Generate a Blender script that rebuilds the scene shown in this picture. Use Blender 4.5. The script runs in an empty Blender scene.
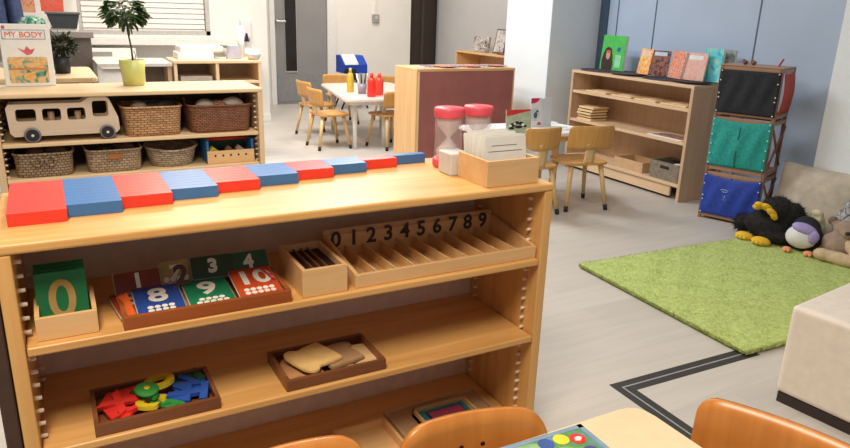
import bpy, bmesh, math, random
from mathutils import Vector, Matrix, Euler
PI = math.pi
S = bpy.context.scene
COL = S.collection
random.seed(7)

# ------------------------------------------------------------------ camera
def cam_setup():
    yaw, pitch, roll, fpx = 0.5077, 0.3036, 0.0325, 684.4
    cy, sy, cp, sp = math.cos(yaw), math.sin(yaw), math.cos(pitch), math.sin(pitch)
    f = Vector((sy*cp, cy*cp, -sp)); r = Vector((cy, -sy, 0)); u = r.cross(f)
    cr, sr = math.cos(roll), math.sin(roll)
    r2 = r*cr+u*sr; u2 = u*cr-r*sr
    cd = bpy.data.cameras.new('camera'); co = bpy.data.objects.new('camera', cd); COL.objects.link(co)
    m = Matrix((r2, u2, -f)).transposed().to_4x4(); m.translation = Vector((0.0911, -1.4208, 1.1682))
    co.matrix_world = m
    cd.sensor_width = 36; cd.sensor_fit = 'HORIZONTAL'; cd.lens = fpx/850*36; cd.clip_start = .02; cd.clip_end = 60
    S.camera = co
cam_setup()

# ------------------------------------------------------------------ world, lights, exposure
W = bpy.data.worlds.new('world'); S.world = W; W.use_nodes = True
bg = W.node_tree.nodes['Background']; bg.inputs[0].default_value = (0.93, 0.95, 1.0, 1); bg.inputs[1].default_value = 0.20
def area(name, loc, size, power, color, aim=None, sy=None):
    l = bpy.data.lights.new(name, 'AREA'); l.energy = power; l.color = color
    l.shape = 'RECTANGLE'; l.size = size; l.size_y = sy or size
    o = bpy.data.objects.new(name, l); COL.objects.link(o); o.location = loc
    if aim:
        o.rotation_euler = (Vector(aim)-Vector(loc)).to_track_quat('-Z', 'Y').to_euler()
    return o
area('ceiling_light_front', (-0.15, -1.2, 2.62), .5, 72, (1.0, .86, .68), sy=1.0)
area('ceiling_light_middle', (0.9, 1.0, 2.62), .6, 40, (1.0, .90, .78), sy=1.2)
area('ceiling_light_back', (1.0, 3.9, 2.62), .6, 62, (1.0, .86, .70), sy=1.2)
area('ceiling_light_right', (1.85, 3.1, 2.55), .45, 66, (0.86, .93, 1.0), sy=1.2)
area('ceiling_light_far', (3.3, 5.6, 2.62), .6, 40, (1.0, .90, .78), sy=1.2)
S.view_settings.view_transform = 'Standard'; S.view_settings.look = 'None'
S.view_settings.exposure = 0.0; S.view_settings.gamma = 1.0
S.view_settings.use_curve_mapping = False

# ------------------------------------------------------------------ materials
def new_mat(name):
    m = bpy.data.materials.new(name); m.use_nodes = True
    nt = m.node_tree; return m, nt, nt.nodes['Principled BSDF']
def N(nt, t, **k):
    n = nt.nodes.new(t)
    for a, v in k.items():
        if a.startswith('_'): setattr(n, a[1:], v)
        else: n.inputs[a.replace('__', ' ')].default_value = v
    return n
def coords(nt, scale=(1, 1, 1), rot=(0, 0, 0)):
    tc = N(nt, 'ShaderNodeTexCoord'); mp = N(nt, 'ShaderNodeMapping', Scale=scale, Rotation=rot)
    nt.links.new(tc.outputs['Object'], mp.inputs[0]); return mp
def ramp(nt, src, stops):
    r = N(nt, 'ShaderNodeValToRGB'); e = r.color_ramp.elements
    while len(e) < len(stops): e.new(.5)
    for i, (p, c) in enumerate(stops): e[i].position = p; e[i].color = (*c, 1)
    nt.links.new(src, r.inputs[0]); return r
def c3(h):
    return tuple(x for x in h)
_m = {}
def plain(name, col, rough=.5, noise=.06, metal=0, scale=30, spec=.5, bump=0, bscale=200):
    if name in _m: return _m[name]
    m, nt, b = new_mat(name)
    mp = coords(nt, (scale,)*3); nz = N(nt, 'ShaderNodeTexNoise', Scale=1.0, Detail=3.0)
    nt.links.new(mp.outputs[0], nz.inputs['Vector'])
    lo = tuple(max(0, x*(1-noise*1.6)) for x in col); hi = tuple(min(1, x*(1+noise*1.6)) for x in col)
    r = ramp(nt, nz.outputs[0], [(.3, lo), (.7, hi)]); nt.links.new(r.outputs[0], b.inputs['Base Color'])
    b.inputs['Roughness'].default_value = rough; b.inputs['Metallic'].default_value = metal
    b.inputs['Specular IOR Level'].default_value = spec
    if bump:
        n2 = N(nt, 'ShaderNodeTexNoise', Scale=bscale, Detail=4.0); tc = coords(nt)
        nt.links.new(tc.outputs[0], n2.inputs['Vector'])
        bp = N(nt, 'ShaderNodeBump', Strength=bump, Distance=.004); nt.links.new(n2.outputs[0], bp.inputs['Height'])
        nt.links.new(bp.outputs[0], b.inputs['Normal'])
    _m[name] = m; return m
def wood(name, c1, c2, axis=0, rough=.38, scale=9, spec=.5):
    if name in _m: return _m[name]
    m, nt, b = new_mat(name)
    sc = [scale*3.2]*3; sc[axis] = scale*.22
    mp = coords(nt, sc); nz = N(nt, 'ShaderNodeTexNoise', Scale=1.0, Detail=5.0, Roughness=.6, Distortion=.6)
    nt.links.new(mp.outputs[0], nz.inputs['Vector'])
    mid = tuple((a+b_)/2 for a, b_ in zip(c1, c2))
    r = ramp(nt, nz.outputs[0], [(.28, c2), (.5, mid), (.72, c1)]); nt.links.new(r.outputs[0], b.inputs['Base Color'])
    b.inputs['Roughness'].default_value = rough; b.inputs['Specular IOR Level'].default_value = spec
    bp = N(nt, 'ShaderNodeBump', Strength=.06, Distance=.002); nt.links.new(nz.outputs[0], bp.inputs['Height'])
    nt.links.new(bp.outputs[0], b.inputs['Normal'])
    _m[name] = m; return m
def wicker(name, c1, c2, sx=60, sz=110):
    if name in _m: return _m[name]
    m, nt, b = new_mat(name)
    tc = N(nt, 'ShaderNodeTexCoord'); sp = N(nt, 'ShaderNodeSeparateXYZ'); nt.links.new(tc.outputs['Object'], sp.inputs[0])
    ad = N(nt, 'ShaderNodeMath', _operation='ADD'); nt.links.new(sp.outputs[0], ad.inputs[0]); nt.links.new(sp.outputs[1], ad.inputs[1])
    cb = N(nt, 'ShaderNodeCombineXYZ'); nt.links.new(ad.outputs[0], cb.inputs[0]); nt.links.new(sp.outputs[2], cb.inputs[1])
    br = N(nt, 'ShaderNodeTexBrick', Scale=1.0); br.offset = .5
    br.inputs['Color1'].default_value = (*c1, 1); br.inputs['Color2'].default_value = (*[x*.72 for x in c1], 1)
    br.inputs['Mortar'].default_value = (*c2, 1); br.inputs['Mortar Size'].default_value = .0022
    br.inputs['Mortar Smooth'].default_value = .8
    br.inputs['Brick Width'].default_value = 1.0/sx*1.1; br.inputs['Row Height'].default_value = 1.0/sz
    nt.links.new(cb.outputs[0], br.inputs['Vector'])
    nz = N(nt, 'ShaderNodeTexNoise', Scale=40.0, Detail=3.0); nt.links.new(tc.outputs['Object'], nz.inputs['Vector'])
    mx = N(nt, 'ShaderNodeMix', _data_type='RGBA', _blend_type='MULTIPLY'); mx.inputs[0].default_value = .55
    rr = ramp(nt, nz.outputs[0], [(.3, (.45, .45, .45)), (.7, (1, 1, 1))])
    nt.links.new(br.outputs[0], mx.inputs[6]); nt.links.new(rr.outputs[0], mx.inputs[7])
    nt.links.new(mx.outputs[2], b.inputs['Base Color']); b.inputs['Roughness'].default_value = .7
    iv = N(nt, 'ShaderNodeMath', _operation='SUBTRACT'); iv.inputs[0].default_value = 1; nt.links.new(br.outputs['Fac'], iv.inputs[1])
    bp = N(nt, 'ShaderNodeBump', Strength=.8, Distance=.004); nt.links.new(iv.outputs[0], bp.inputs['Height'])
    nt.links.new(bp.outputs[0], b.inputs['Normal'])
    _m[name] = m; return m
def patches(name, cols, scale=25, rough=.35):
    """colourful printed cover: blotches of the given colours"""
    if name in _m: return _m[name]
    m, nt, b = new_mat(name)
    mp = coords(nt, (scale,)*3); nz = N(nt, 'ShaderNodeTexNoise', Scale=1.0, Detail=2.0, Distortion=1.2)
    nt.links.new(mp.outputs[0], nz.inputs['Vector'])
    n = len(cols); r = ramp(nt, nz.outputs[0], [(.32+.36*i/(n-1), c) for i, c in enumerate(cols)])
    nt.links.new(r.outputs[0], b.inputs['Base Color']); b.inputs['Roughness'].default_value = rough
    _m[name] = m; return m
def clear(name, col=(1, 1, 1), rough=.05, mixv=.8):
    if name in _m: return _m[name]
    m, nt, b = new_mat(name)
    b.inputs['Base Color'].default_value = (*col, 1); b.inputs['Roughness'].default_value = rough
    tr = N(nt, 'ShaderNodeBsdfTransparent'); tr.inputs[0].default_value = (*col, 1)
    mx = N(nt, 'ShaderNodeMixShader'); mx.inputs[0].default_value = 1-mixv
    nt.links.new(tr.outputs[0], mx.inputs[1]); nt.links.new(b.outputs[0], mx.inputs[2])
    nt.links.new(mx.outputs[0], nt.nodes['Material Output'].inputs[0])
    _m[name] = m; return m

HON1, HON2 = (.80, .475, .175), (.64, .325, .095)
honey = wood('honey_wood', HON1, HON2, 0)
honey_v = wood('honey_wood_upright', HON1, HON2, 2)
honey_edge = wood('honey_wood_edge', (.84, .48, .17), (.66, .33, .09), 0)
birch = wood('birch_wood', (.84, .63, .38), (.74, .52, .29), 0)
birch_v = wood('birch_wood_upright', (.82, .60, .37), (.70, .49, .28), 2)
beech = wood('beech_wood', (.78, .50, .24), (.66, .39, .16), 0)
beech_v = wood('beech_wood_upright', (.78, .50, .24), (.66, .39, .16), 2)
beech_y = wood('beech_wood_depth', (.78, .50, .24), (.66, .39, .16), 1)
oak = wood('oak_wood', (.62, .42, .24), (.52, .33, .18), 0)
oak_v = wood('oak_wood_upright', (.64, .45, .29), (.52, .35, .22), 2)
oak_y = wood('oak_wood_depth', (.74, .54, .35), (.64, .45, .28), 1)
chairw = wood('chair_wood', (.68, .37, .115), (.54, .27, .07), 2)
chairl = wood('chair_leg_wood', (.74, .52, .26), (.62, .41, .18), 2)
orangew = wood('orange_wood', (.62, .25, .055), (.50, .17, .03), 2, rough=.3)
redwood = wood('red_stained_wood', (.42, .12, .03), (.28, .065, .018), 0, rough=.35)
darkwood = wood('dark_stained_wood', (.27, .10, .038), (.15, .05, .02), 0, rough=.35)
greyback = plain('back_panel_grey', (.80, .68, .60), .6, .04)
white = plain('white_paint', (.80, .78, .75), .6, .02)
offwhite = plain('off_white', (.74, .71, .66), .6, .03)
red = plain('red_lacquer', (.82, .045, .03), .32, .03)
blue = plain('blue_lacquer', (.04, .17, .45), .32, .03)
black = plain('black_plastic', (.012, .012, .014), .5, .05)
rubber = plain('black_rubber', (.02, .018, .017), .7, .05)
steel = plain('brushed_steel', (.6, .6, .6), .3, .03, metal=1)
pegm = plain('pale_pegs', (.82, .70, .58), .4, .05)
paper = plain('white_paper', (.82, .81, .77), .6, .02)
ink = plain('dark_ink', (.05, .03, .03), .6, .02)

# ------------------------------------------------------------------ mesh helpers
class MB:
    def __init__(s): s.bm = bmesh.new(); s.mats = []
    def mi(s, m):
        if m is None: return 0
        if m not in s.mats: s.mats.append(m)
        return s.mats.index(m)
    def _tag(s, faces, m, smooth=False):
        i = s.mi(m)
        for f in faces: f.material_index = i; f.smooth = smooth
    def box(s, x0, x1, y0, y1, z0, z1, bev=0, m=None, M=None, seg=2):
        t = bmesh.new(); bmesh.ops.create_cube(t, size=1)
        for v in t.verts: v.co = Vector(((x0+x1)/2+v.co.x*(x1-x0), (y0+y1)/2+v.co.y*(y1-y0), (z0+z1)/2+v.co.z*(z1-z0)))
        if bev: bmesh.ops.bevel(t, geom=t.edges[:], offset=bev, segments=seg, profile=.5, affect='EDGES')
        return s.merge(t, m, M, smooth=False)
    def merge(s, t, m=None, M=None, smooth=False):
        if M is not None: bmesh.ops.transform(t, matrix=M, verts=t.verts)
        me = bpy.data.meshes.new('tmp'); t.to_mesh(me); t.free()
        n = len(s.bm.faces); s.bm.from_mesh(me); bpy.data.meshes.remove(me); s.bm.faces.ensure_lookup_table()
        s._tag(s.bm.faces[n:], m, smooth); return s
    def cyl(s, p, q, r0, r1=None, m=None, n=16, cap=True, bev=0):
        p, q = Vector(p), Vector(q); d = q-p; r1 = r0 if r1 is None else r1
        t = bmesh.new(); bmesh.ops.create_cone(t, cap_ends=cap, cap_tris=False, segments=n, radius1=r0, radius2=r1, depth=d.length)
        if bev:
            bmesh.ops.bevel(t, geom=[e for e in t.edges if len(e.link_faces) == 2 and any(len(f.verts) > 4 for f in e.link_faces)], offset=bev, segments=2, affect='EDGES')
        M = Matrix.Translation((p+q)/2) @ d.to_track_quat('Z', 'Y').to_matrix().to_4x4()
        k = len(s.bm.faces); s.merge(t, m, M, True)
        s.bm.faces.ensure_lookup_table()
        for f in s.bm.faces[k:]:
            if len(f.verts) > 4: f.smooth = False
        return s
    def ell(s, c, r, m=None, rot=(0, 0, 0), sub=3):
        t = bmesh.new(); bmesh.ops.create_icosphere(t, subdivisions=sub, radius=1)
        r = (r, r, r) if isinstance(r, (int, float)) else r
        M = Matrix.Translation(c) @ Euler(rot).to_matrix().to_4x4() @ Matrix.Diagonal((*r, 1))
        return s.merge(t, m, M, True)
    def lathe(s, prof, c=(0, 0, 0), m=None, n=28, sq=None):
        """prof: list of (r,z)"""
        i = s.mi(m); rings = []
        for r, z in prof:
            ring = []
            for k in range(n):
                a = 2*PI*k/n; ca, sa = math.cos(a), math.sin(a)
                ex, ey = 1, 1
                if sq:
                    w = (abs(ca)**sq+abs(sa)**sq)**(-1/sq); ca *= w; sa *= w
                ring.append(s.bm.verts.new((c[0]+r*ca, c[1]+r*sa, c[2]+z)))
            rings.append(ring)
        for a, b in zip(rings, rings[1:]):
            for k in range(n):
                f = s.bm.faces.new((a[k], a[(k+1) % n], b[(k+1) % n], b[k])); f.material_index = i; f.smooth = True
        for ring, fl in ((rings[0], True), (rings[-1], False)):
            if (ring[0].co-ring[1].co).length > 1e-6:
                f = s.bm.faces.new(ring[::-1] if fl else ring); f.material_index = i
        return s
    def prism(s, pts, z0, z1, m=None, M=None, bev=0):
        """2D polygon in xy, extruded in z"""
        t = bmesh.new(); a = [t.verts.new((x, y, z0)) for x, y in pts]; b = [t.verts.new((x, y, z1)) for x, y in pts]
        n = len(pts); t.faces.new(a[::-1]); t.faces.new(b)
        for k in range(n): t.faces.new((a[k], a[(k+1) % n], b[(k+1) % n], b[k]))
        bmesh.ops.recalc_face_normals(t, faces=t.faces)
        if bev: bmesh.ops.bevel(t, geom=[e for e in t.edges if abs(e.verts[0].co.z-e.verts[1].co.z) < 1e-7], offset=bev, segments=2, affect='EDGES')
        return s.merge(t, m, M)
    def tube(s, pts, r, m=None, n=8, closed=False):
        pts = [Vector(p) for p in pts]; i = s.mi(m); rings = []
        K = len(pts)
        for k, p in enumerate(pts):
            if closed: d = pts[(k+1) % K]-pts[k-1]
            else: d = pts[min(k+1, K-1)]-pts[max(k-1, 0)]
            q = d.to_track_quat('Z', 'Y') if d.length > 1e-9 else Euler().to_quaternion()
            rr = r[k] if isinstance(r, (list, tuple)) else r
            rings.append([s.bm.verts.new(p+q @ Vector((rr*math.cos(2*PI*j/n), rr*math.sin(2*PI*j/n), 0))) for j in range(n)])
        pr = list(zip(rings, rings[1:]))
        if closed: pr.append((rings[-1], rings[0]))
        for a, b in pr:
            # match twist
            best = min(range(n), key=lambda o: (a[0].co-b[o].co).length)
            for j in range(n):
                try: f = s.bm.faces.new((a[j], a[(j+1) % n], b[(j+1+best) % n], b[(j+best) % n])); f.material_index = i; f.smooth = True
                except ValueError: pass
        if not closed:
            for ring in (rings[0], rings[-1]):
                f = s.bm.faces.new(ring); f.material_index = i
        return s
    def grid(s, fn, nu, nv, m=None, thick=0, smooth=True):
        """surface fn(u,v)->(x,y,z), optional solid thickness along the normal"""
        t = bmesh.new(); g = [[t.verts.new(fn(a/nu, b/nv)) for b in range(nv+1)] for a in range(nu+1)]
        for a in range(nu):
            for b in range(nv): t.faces.new((g[a][b], g[a+1][b], g[a+1][b+1], g[a][b+1]))
        bmesh.ops.recalc_face_normals(t, faces=t.faces)
        if thick: bmesh.ops.solidify(t, geom=t.faces[:], thickness=thick)
        bmesh.ops.remove_doubles(t, verts=t.verts, dist=1e-6)
        return s.merge(t, m, None, smooth)
    def build(s, name, mat=None, parent=None, loc=None, rot=None, sub=0, autos=True):
        bmesh.ops.recalc_face_normals(s.bm, faces=s.bm.faces)
        me = bpy.data.meshes.new(name); s.bm.to_mesh(me); s.bm.free()
        if s.mats:
            for q in s.mats: me.materials.append(q)
        else: me.materials.append(mat)
        o = bpy.data.objects.new(name, me); COL.objects.link(o)
        if parent: o.parent = parent
        if loc: o.location = loc
        if rot: o.rotation_euler = rot
        if sub: md = o.modifiers.new('sub', 'SUBSURF'); md.levels = md.render_levels = sub
        return o
def tag(o, label, cat, group=None, kind=None):
    o['label'] = label; o['category'] = cat
    if group: o['group'] = group
    if kind: o['kind'] = kind
    return o
def thing(name, label, cat, loc=(0, 0, 0), rz=0, group=None):
    o = bpy.data.objects.new(name, None); COL.objects.link(o); o.empty_display_size = .05
    o.location = loc; o.rotation_euler = (0, 0, rz); return tag(o, label, cat, group)
def struct(name, mb, mat, loc=None, rot=None):
    o = mb.build(name, mat, None, loc, rot); o['kind'] = 'structure'; return o
def shape(name, outer, holes=(), t=.004, mat=None, parent=None, M=None, bev=0, res=1):
    """flat cut-out in xy with holes, thickness t centred on z=0"""
    cu = bpy.data.curves.new(name, 'CURVE'); cu.dimensions = '2D'; cu.fill_mode = 'BOTH'; cu.extrude = t/2-bev; cu.bevel_depth = bev; cu.bevel_resolution = 1
    for pts in [outer]+list(holes):
        sp = cu.splines.new('POLY'); sp.points.add(len(pts)-1)
        for k, (x, y) in enumerate(pts): sp.points[k].co = (x, y, 0, 1)
        sp.use_cyclic_u = True
    return _conv(name, cu, mat, parent, M)
def text(name, body, size, mat, parent=None, M=None, t=.0006, bold=0, align='CENTER'):
    cu = bpy.data.curves.new(name, 'FONT'); cu.body = body; cu.size = size; cu.extrude = t/2; cu.align_x = align; cu.align_y = 'CENTER'
    cu.offset = bold; cu.resolution_u = 4
    return _conv(name, cu, mat, parent, M)
def _conv(name, cu, mat, parent, M):
    tmp = bpy.data.objects.new('tmp_curve', cu); COL.objects.link(tmp); bpy.context.view_layer.update()
    me = bpy.data.meshes.new_from_object(tmp.evaluated_get(bpy.context.evaluated_depsgraph_get()))
    bpy.data.objects.remove(tmp); bpy.data.curves.remove(cu)
    me.name = name; me.materials.clear(); me.materials.append(mat)
    if M is not None: me.transform(M)
    o = bpy.data.objects.new(name, me); COL.objects.link(o)
    if parent: o.parent = parent
    return o
def TM(x, y, z, rx=0, ry=0, rz=0):
    return Matrix.Translation((x, y, z)) @ Euler((rx, ry, rz)).to_matrix().to_4x4()
def rrect(x0, x1, y0, y1, r, n=5):
    p = []
    for cx, cy, a0 in ((x1-r, y1-r, 0), (x0+r, y1-r, 90), (x0+r, y0+r, 180), (x1-r, y0+r, 270)):
        for k in range(n+1):
            a = math.radians(a0+90*k/n); p.append((cx+r*math.cos(a), cy+r*math.sin(a)))
    return p
def circ(cx, cy, r, n=24, ry=None):
    ry = ry or r
    return [(cx+r*math.cos(2*PI*k/n), cy+ry*math.sin(2*PI*k/n)) for k in range(n)]
def copy_tree(o, parent=None):
    c = o.copy(); COL.objects.link(c)
    if parent: c.parent = parent
    for ch in [x for x in bpy.data.objects if x.parent == o]: copy_tree(ch, c)
    return c

# ------------------------------------------------------------------ the room
def floor_mat():
    m, nt, b = new_mat('grey_wood_look_vinyl')
    mp = coords(nt, (1, 1, 1))
    br = N(nt, 'ShaderNodeTexBrick', Scale=1.0); br.offset = .37
    br.inputs['Color1'].default_value = (.58, .54, .485, 1); br.inputs['Color2'].default_value = (.54, .50, .45, 1)
    br.inputs['Mortar'].default_value = (.49, .455, .41, 1); br.inputs['Mortar Size'].default_value = .0012
    br.inputs['Brick Width'].default_value = 1.2; br.inputs['Row Height'].default_value = .18
    nt.links.new(mp.outputs[0], br.inputs['Vector'])
    m2 = coords(nt, (2.2, 26, 1)); nz = N(nt, 'ShaderNodeTexNoise', Scale=1.0, Detail=6.0, Distortion=.8)
    nt.links.new(m2.outputs[0], nz.inputs['Vector'])
    rr = ramp(nt, nz.outputs[0], [(.3, (.86, .86, .86)), (.7, (1, 1, 1))])
    mx = N(nt, 'ShaderNodeMix', _data_type='RGBA', _blend_type='MULTIPLY'); mx.inputs[0].default_value = .8
    nt.links.new(br.outputs[0], mx.inputs[6]); nt.links.new(rr.outputs[0], mx.inputs[7])
    nt.links.new(mx.outputs[2], b.inputs['Base Color']); b.inputs['Roughness'].default_value = .42
    return m
struct('floor', MB().box(-3, 6.5, -3, 9, -.05, 0), floor_mat())
bluewall = plain('blue_grey_wall_panel', (.40, .49, .63), .55, .02, scale=3)
wallw = plain('wall_paint', (.84, .81, .75), .7, .015, scale=4)
colw = plain('column_paint', (.74, .80, .84), .6, .015, scale=4)
greyp = plain('grey_door_paint', (.27, .265, .26), .5, .03, scale=4)
WX = 4.02
# blue panelled wall on the right
mb = MB().box(WX, WX+.12, .855, 2.89, 0, 2.7)
w = struct('wall_right', mb, bluewall)
groove = plain('panel_joint_dark', (.10, .14, .20), .6, .02)
mb = MB()
for y in (1.475, 2.32, 2.70):
    mb.box(WX-.004, WX+.002, y-.004, y+.004, 0, 2.7)
o = struct('trim_1', mb, groove)
struct('trim_2', MB().box(WX-.012, WX, 2.80, 2.885, 0, 2.7), plain('dark_blue_trim', (.05, .08, .13), .5))
struct('trim_3', MB().box(WX-.16, WX+.12, .5, .855, 0, 2.7, .004), plain('pale_blue_white', (.74, .78, .82), .6, .01))
struct('wall_right_near', MB().box(WX, WX+.12, -3, .5, 0, 2.7), white)
struct('wall_column', MB().box(3.53, 4.14, 2.89, 3.48, 0, 2.7, .006), colw)
struct('wall_right_far', MB().box(4.8, 4.9, 3.4, 6.85, 0, 2.7), plain('grey_partition', (.52, .52, .53), .5, .02, scale=4))
# back wall with doors
mb = MB().box(2.2, 2.56, 6.85, 6.97, 0, 2.7).box(3.33, 4.38, 6.85, 6.97, 0, 2.7).box(2.56, 3.33, 6.85, 6.97, 2.1, 2.7).box(4.38, 4.8, 6.85, 6.97, 2.1, 2.7)
struct('wall_back', mb, wallw)
struct('trim_4', MB().box(2.50, 2.56, 6.82, 6.85, 0, 2.16, .003).box(3.22, 3.33, 6.82, 6.85, 0, 2.16, .003).box(2.56, 3.22, 6.82, 6.85, 2.1, 2.16), white)
door = struct('door_1', MB().box(2.56, 3.22, 6.86, 6.90, 0, 2.1, .003), greyp)
for nm, b_, m_ in (('door_glass', (2.69, 2.83, 6.852, 6.862, .40, 1.75), plain('dark_glass', (.015, .012, .012), .15, .02)),
                   ('kick_plate', (2.58, 3.20, 6.853, 6.862, .03, .36), plain('grey_kick', (.25, .25, .25), .45))):
    MB().box(*b_, .002).build(nm, m_, door)
MB().box(2.575, 2.60, 6.80, 6.862, .97, .995, .003).box(2.575, 2.69, 6.795, 6.81, .97, .99, .004).build('door_handle', steel, door)
MB().box(2.685, 2.69, 6.848, 6.856, .40, 1.75).box(2.83, 2.835, 6.848, 6.856, .40, 1.75).box(2.685, 2.835, 6.848, 6.856, .385, .40).build('glazing_bead', plain('light_grey_bead', (.45, .44, .43), .5), door)
d2 = struct('door_2', MB().box(4.38, 4.80, 6.90, 6.94, 0, 2.1, .002), plain('dark_brown_door', (.035, .022, .016), .5, .1))
MB().box(4.56, 4.60, 6.885, 6.90, 0, 2.1).build('door_stile', plain('dark_brown_stile', (.06, .04, .03), .5), d2)
# window wall, standing nearer than the door wall
WY = 5.66
mb = MB().box(-3, .42, WY, WY+.12, 0, 2.7).box(.42, 1.57, WY, WY+.12, 0, .86).box(.42, 1.57, WY, WY+.12, 2.2, 2.7).box(1.57, 2.13, WY, WY+.12, 0, 2.7)
mb.prism([(2.13, WY+.001), (2.34, 6.85), (2.1, 6.85), (2.05, WY+.12)], 0, 2.7)
struct('wall_left', mb, wallw)
struct('baseboard_left', MB().box(1.5, 2.135, WY-.012, WY, 0, .07, .002), white)
struct('baseboard_back', MB().box(3.33, 4.38, 6.838, 6.85, 0, .07, .002), white)
win = struct('window_1', MB().box(.42, .45, WY, WY+.1, .86, 2.2).box(1.53, 1.57, WY, WY+.1, .86, 2.2).box(.42, 1.57, WY, WY+.1, .86, .90).box(.42, 1.57, WY, WY+.1, 2.16, 2.2), plain('grey_window_frame', (.50, .48, .44), .5))
MB().box(.45, 1.53, WY+.07, WY+.075, .9, 2.16).build('window_pane', plain('pale_glass', (.60, .58, .53), .1), win)
mb = MB()
for k in range(27):
    z = .895+k*.0475
    mb.box(.455, 1.525, -.025, .025, -.0012, .0012, M=TM(0, WY+.035, z, math.radians(74)))
bl = mb.build('venetian_blind', plain('cream_blind_slats', (.80, .76, .69), .45, .02), win); bl['label'] = 'cream horizontal blind slats'
MB().box(-1.2, 1.80, WY-.16, WY, .775, .835, .006).build('window_sill', offwhite, win)

# ------------------------------------------------------------------ cabinets
def pegs(mb, x, y, z0, z1, d, m=None):
    z = z0
    while z < z1:
        mb.cyl((x, y, z), (x+d*.012, y, z), .0048, .004, n=8); z += .028
def cabinet(name, label, loc, shelves, wp, wpv, wback, depth=.40, wdt=1.215, H=.76, topt=.02, inset=0.0):
    t = thing(name, label, 'cabinet', loc)
    MB().box(0, wdt, 0, depth, H-topt, H, .006, seg=3).build('top', wp, t)
    for x0, x1 in ((0, .026), (wdt-.026, wdt)):
        MB().box(x0, x1, .002, depth, .0, H-topt, .003).build('side_panel', wpv, t)
    for z in shelves:
        MB().box(.028, wdt-.030, .0, depth-.012-inset, z-.018, z, .004, seg=3).build('shelf', wp, t)
    MB().box(.026, wdt-.026, depth-.012-inset, depth-.002-inset, .03, H-topt).build('back_panel', wback, t)
    MB().box(.026, wdt-.026, .03, .045, 0, shelves[-1]-.018).build('plinth', wp, t)
    for x, d in ((.026, 1), (wdt-.026, -1)):
        for y in (.05, depth-.05-inset):
            mb = MB(); pegs(mb, x, y, shelves[-1]+.03, H-topt-.01, d); mb.build('peg_strip', pegm, t)
    return t
FX = -.022; FY = -.108
front = cabinet('shelf_cabinet', 'honey wooden open shelf cabinet in front, red and blue rods on its top', (FX, FY, 0), [.56, .34, .065], honey, honey_v, greyback, depth=.385, inset=.05)
for ch in front.children:
    if ch.name.startswith('side_panel') and False: pass
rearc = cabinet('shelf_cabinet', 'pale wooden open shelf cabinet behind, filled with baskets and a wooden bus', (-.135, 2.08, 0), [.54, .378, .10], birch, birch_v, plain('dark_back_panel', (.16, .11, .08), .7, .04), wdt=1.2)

tag(MB().box(-.052, -.026, -.085, .30, 0, .70, .003).build('dark_filler', plain('dark_brown_filler', (.06, .03, .02), .6)), 'added dark brown slab filling the dark strip left of the front cabinet', 'board')  # made-up slab, added only to fill the dark strip beside the cabinet
# number rods (ten), shortest in front
names = ['one red section', 'two sections', 'three sections', 'four sections', 'five sections', 'six sections', 'seven sections', 'eight sections', 'nine sections', 'ten sections']
ordn = ['front row, shortest', 'second row from the front', 'third row from the front', 'fourth row from the front', 'fifth row from the front', 'sixth row from the front', 'seventh row from the front', 'third row from the back', 'second row from the back', 'back row, longest']
for k in range(10):
    mb = MB()
    for j in range(k+1):
        mb.box(j*.1, j*.1+.0999, 0, .02495, 0, .0248, .0004, m=red if j % 2 == 0 else blue, seg=1)
    o = mb.build('number_rod', None, None, (0, k*.025, .7605))
    tag(o, 'red and blue counting rod, %s, on the cabinet top' % (ordn[k]), 'rod', 'counting rods on the cabinet top')

# open wooden box / tray helper (dovetail walls)
def open_box(name, label, cat, loc, sx, sy, h, wt, mat, rz=0, hback=None, hside=None, parts=True, group=None):
    t = thing(name, label, cat, loc, rz, group)
    hb = hback or h; hs = hside or h
    MB().box(wt, sx-wt, wt, sy-wt, 0, .004).build('base', mat, t)
    MB().box(0, sx, 0, wt, 0, h, .0012).build('front_wall', mat, t)
    MB().box(0, sx, sy-wt, sy, 0, hb, .0012).build('back_wall', mat, t)
    for x in (0, sx-wt): 
        mb = MB(); t2 = bmesh.new()
        pr = [(wt, 0), (sy-wt, 0), (sy-wt, max(hs, hb) if hback else hs), (wt, hs)]
        t2.free(); mb.prism(pr, 0, wt, M=Matrix(((0, 0, 1, x), (1, 0, 0, 0), (0, 1, 0, 0), (0, 0, 0, 1)))); mb.build('side_wall', mat, t)
    return t
beechf = wood('light_beech_box', (.82, .54, .27), (.70, .42, .18), 0, rough=.5)
# card box on top
cb = open_box('card_box', 'light wooden card box on the cabinet top at its right end', 'box', (.999, -.088, .7605), .155, .135, .065, .009, beechf)
grp = 'white cards standing in the wooden card box'
lab = ['white card in the wooden card box, frontmost, with two printed lines', None]
for k in range(9):
    y = -.066+k*.0115; h = .112+(.004*math.sin(k*2.1)); dx = -.003+.003*math.sin(k*3.7)
    mb = MB().prism(rrect(-.061, .061, 0, h, .004, 3), -.0012, .0012, M=TM(1.076+dx, y, .7655, PI/2-.16, 0, 0))
    o = mb.build('index_card', paper)
    tag(o, lab[0] if k == 0 else 'blank white card standing behind the front card in the wooden card box', 'card', grp)
    if k == 0:
        MB().box(-.045, .03, 0.090, .0912, .0013, .0018, M=TM(1.076, y, .7655, PI/2-.16)).box(-.055, .045, .076, .0772, .0013, .0018, M=TM(1.076, y, .7655, PI/2-.16)).build('printed_lines', ink, o)
    else: lab = [None, None]
# scalloped tall card
o = MB().prism([(-.062, 0), (.068, 0), (.068, .096)]+[(.068-.0108*(i+.5), .100+(.003 if i % 2 else -.001)+.012*math.sin(PI*(i+.5)/12)) for i in range(12)]+[(-.062, .09)], -.001, .001, M=TM(1.085, .0365, .7655, PI/2-.05)).build('notched_card', paper)
tag(o, 'white card with a wavy top edge, rearmost in the wooden card box', 'card', grp)
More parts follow.
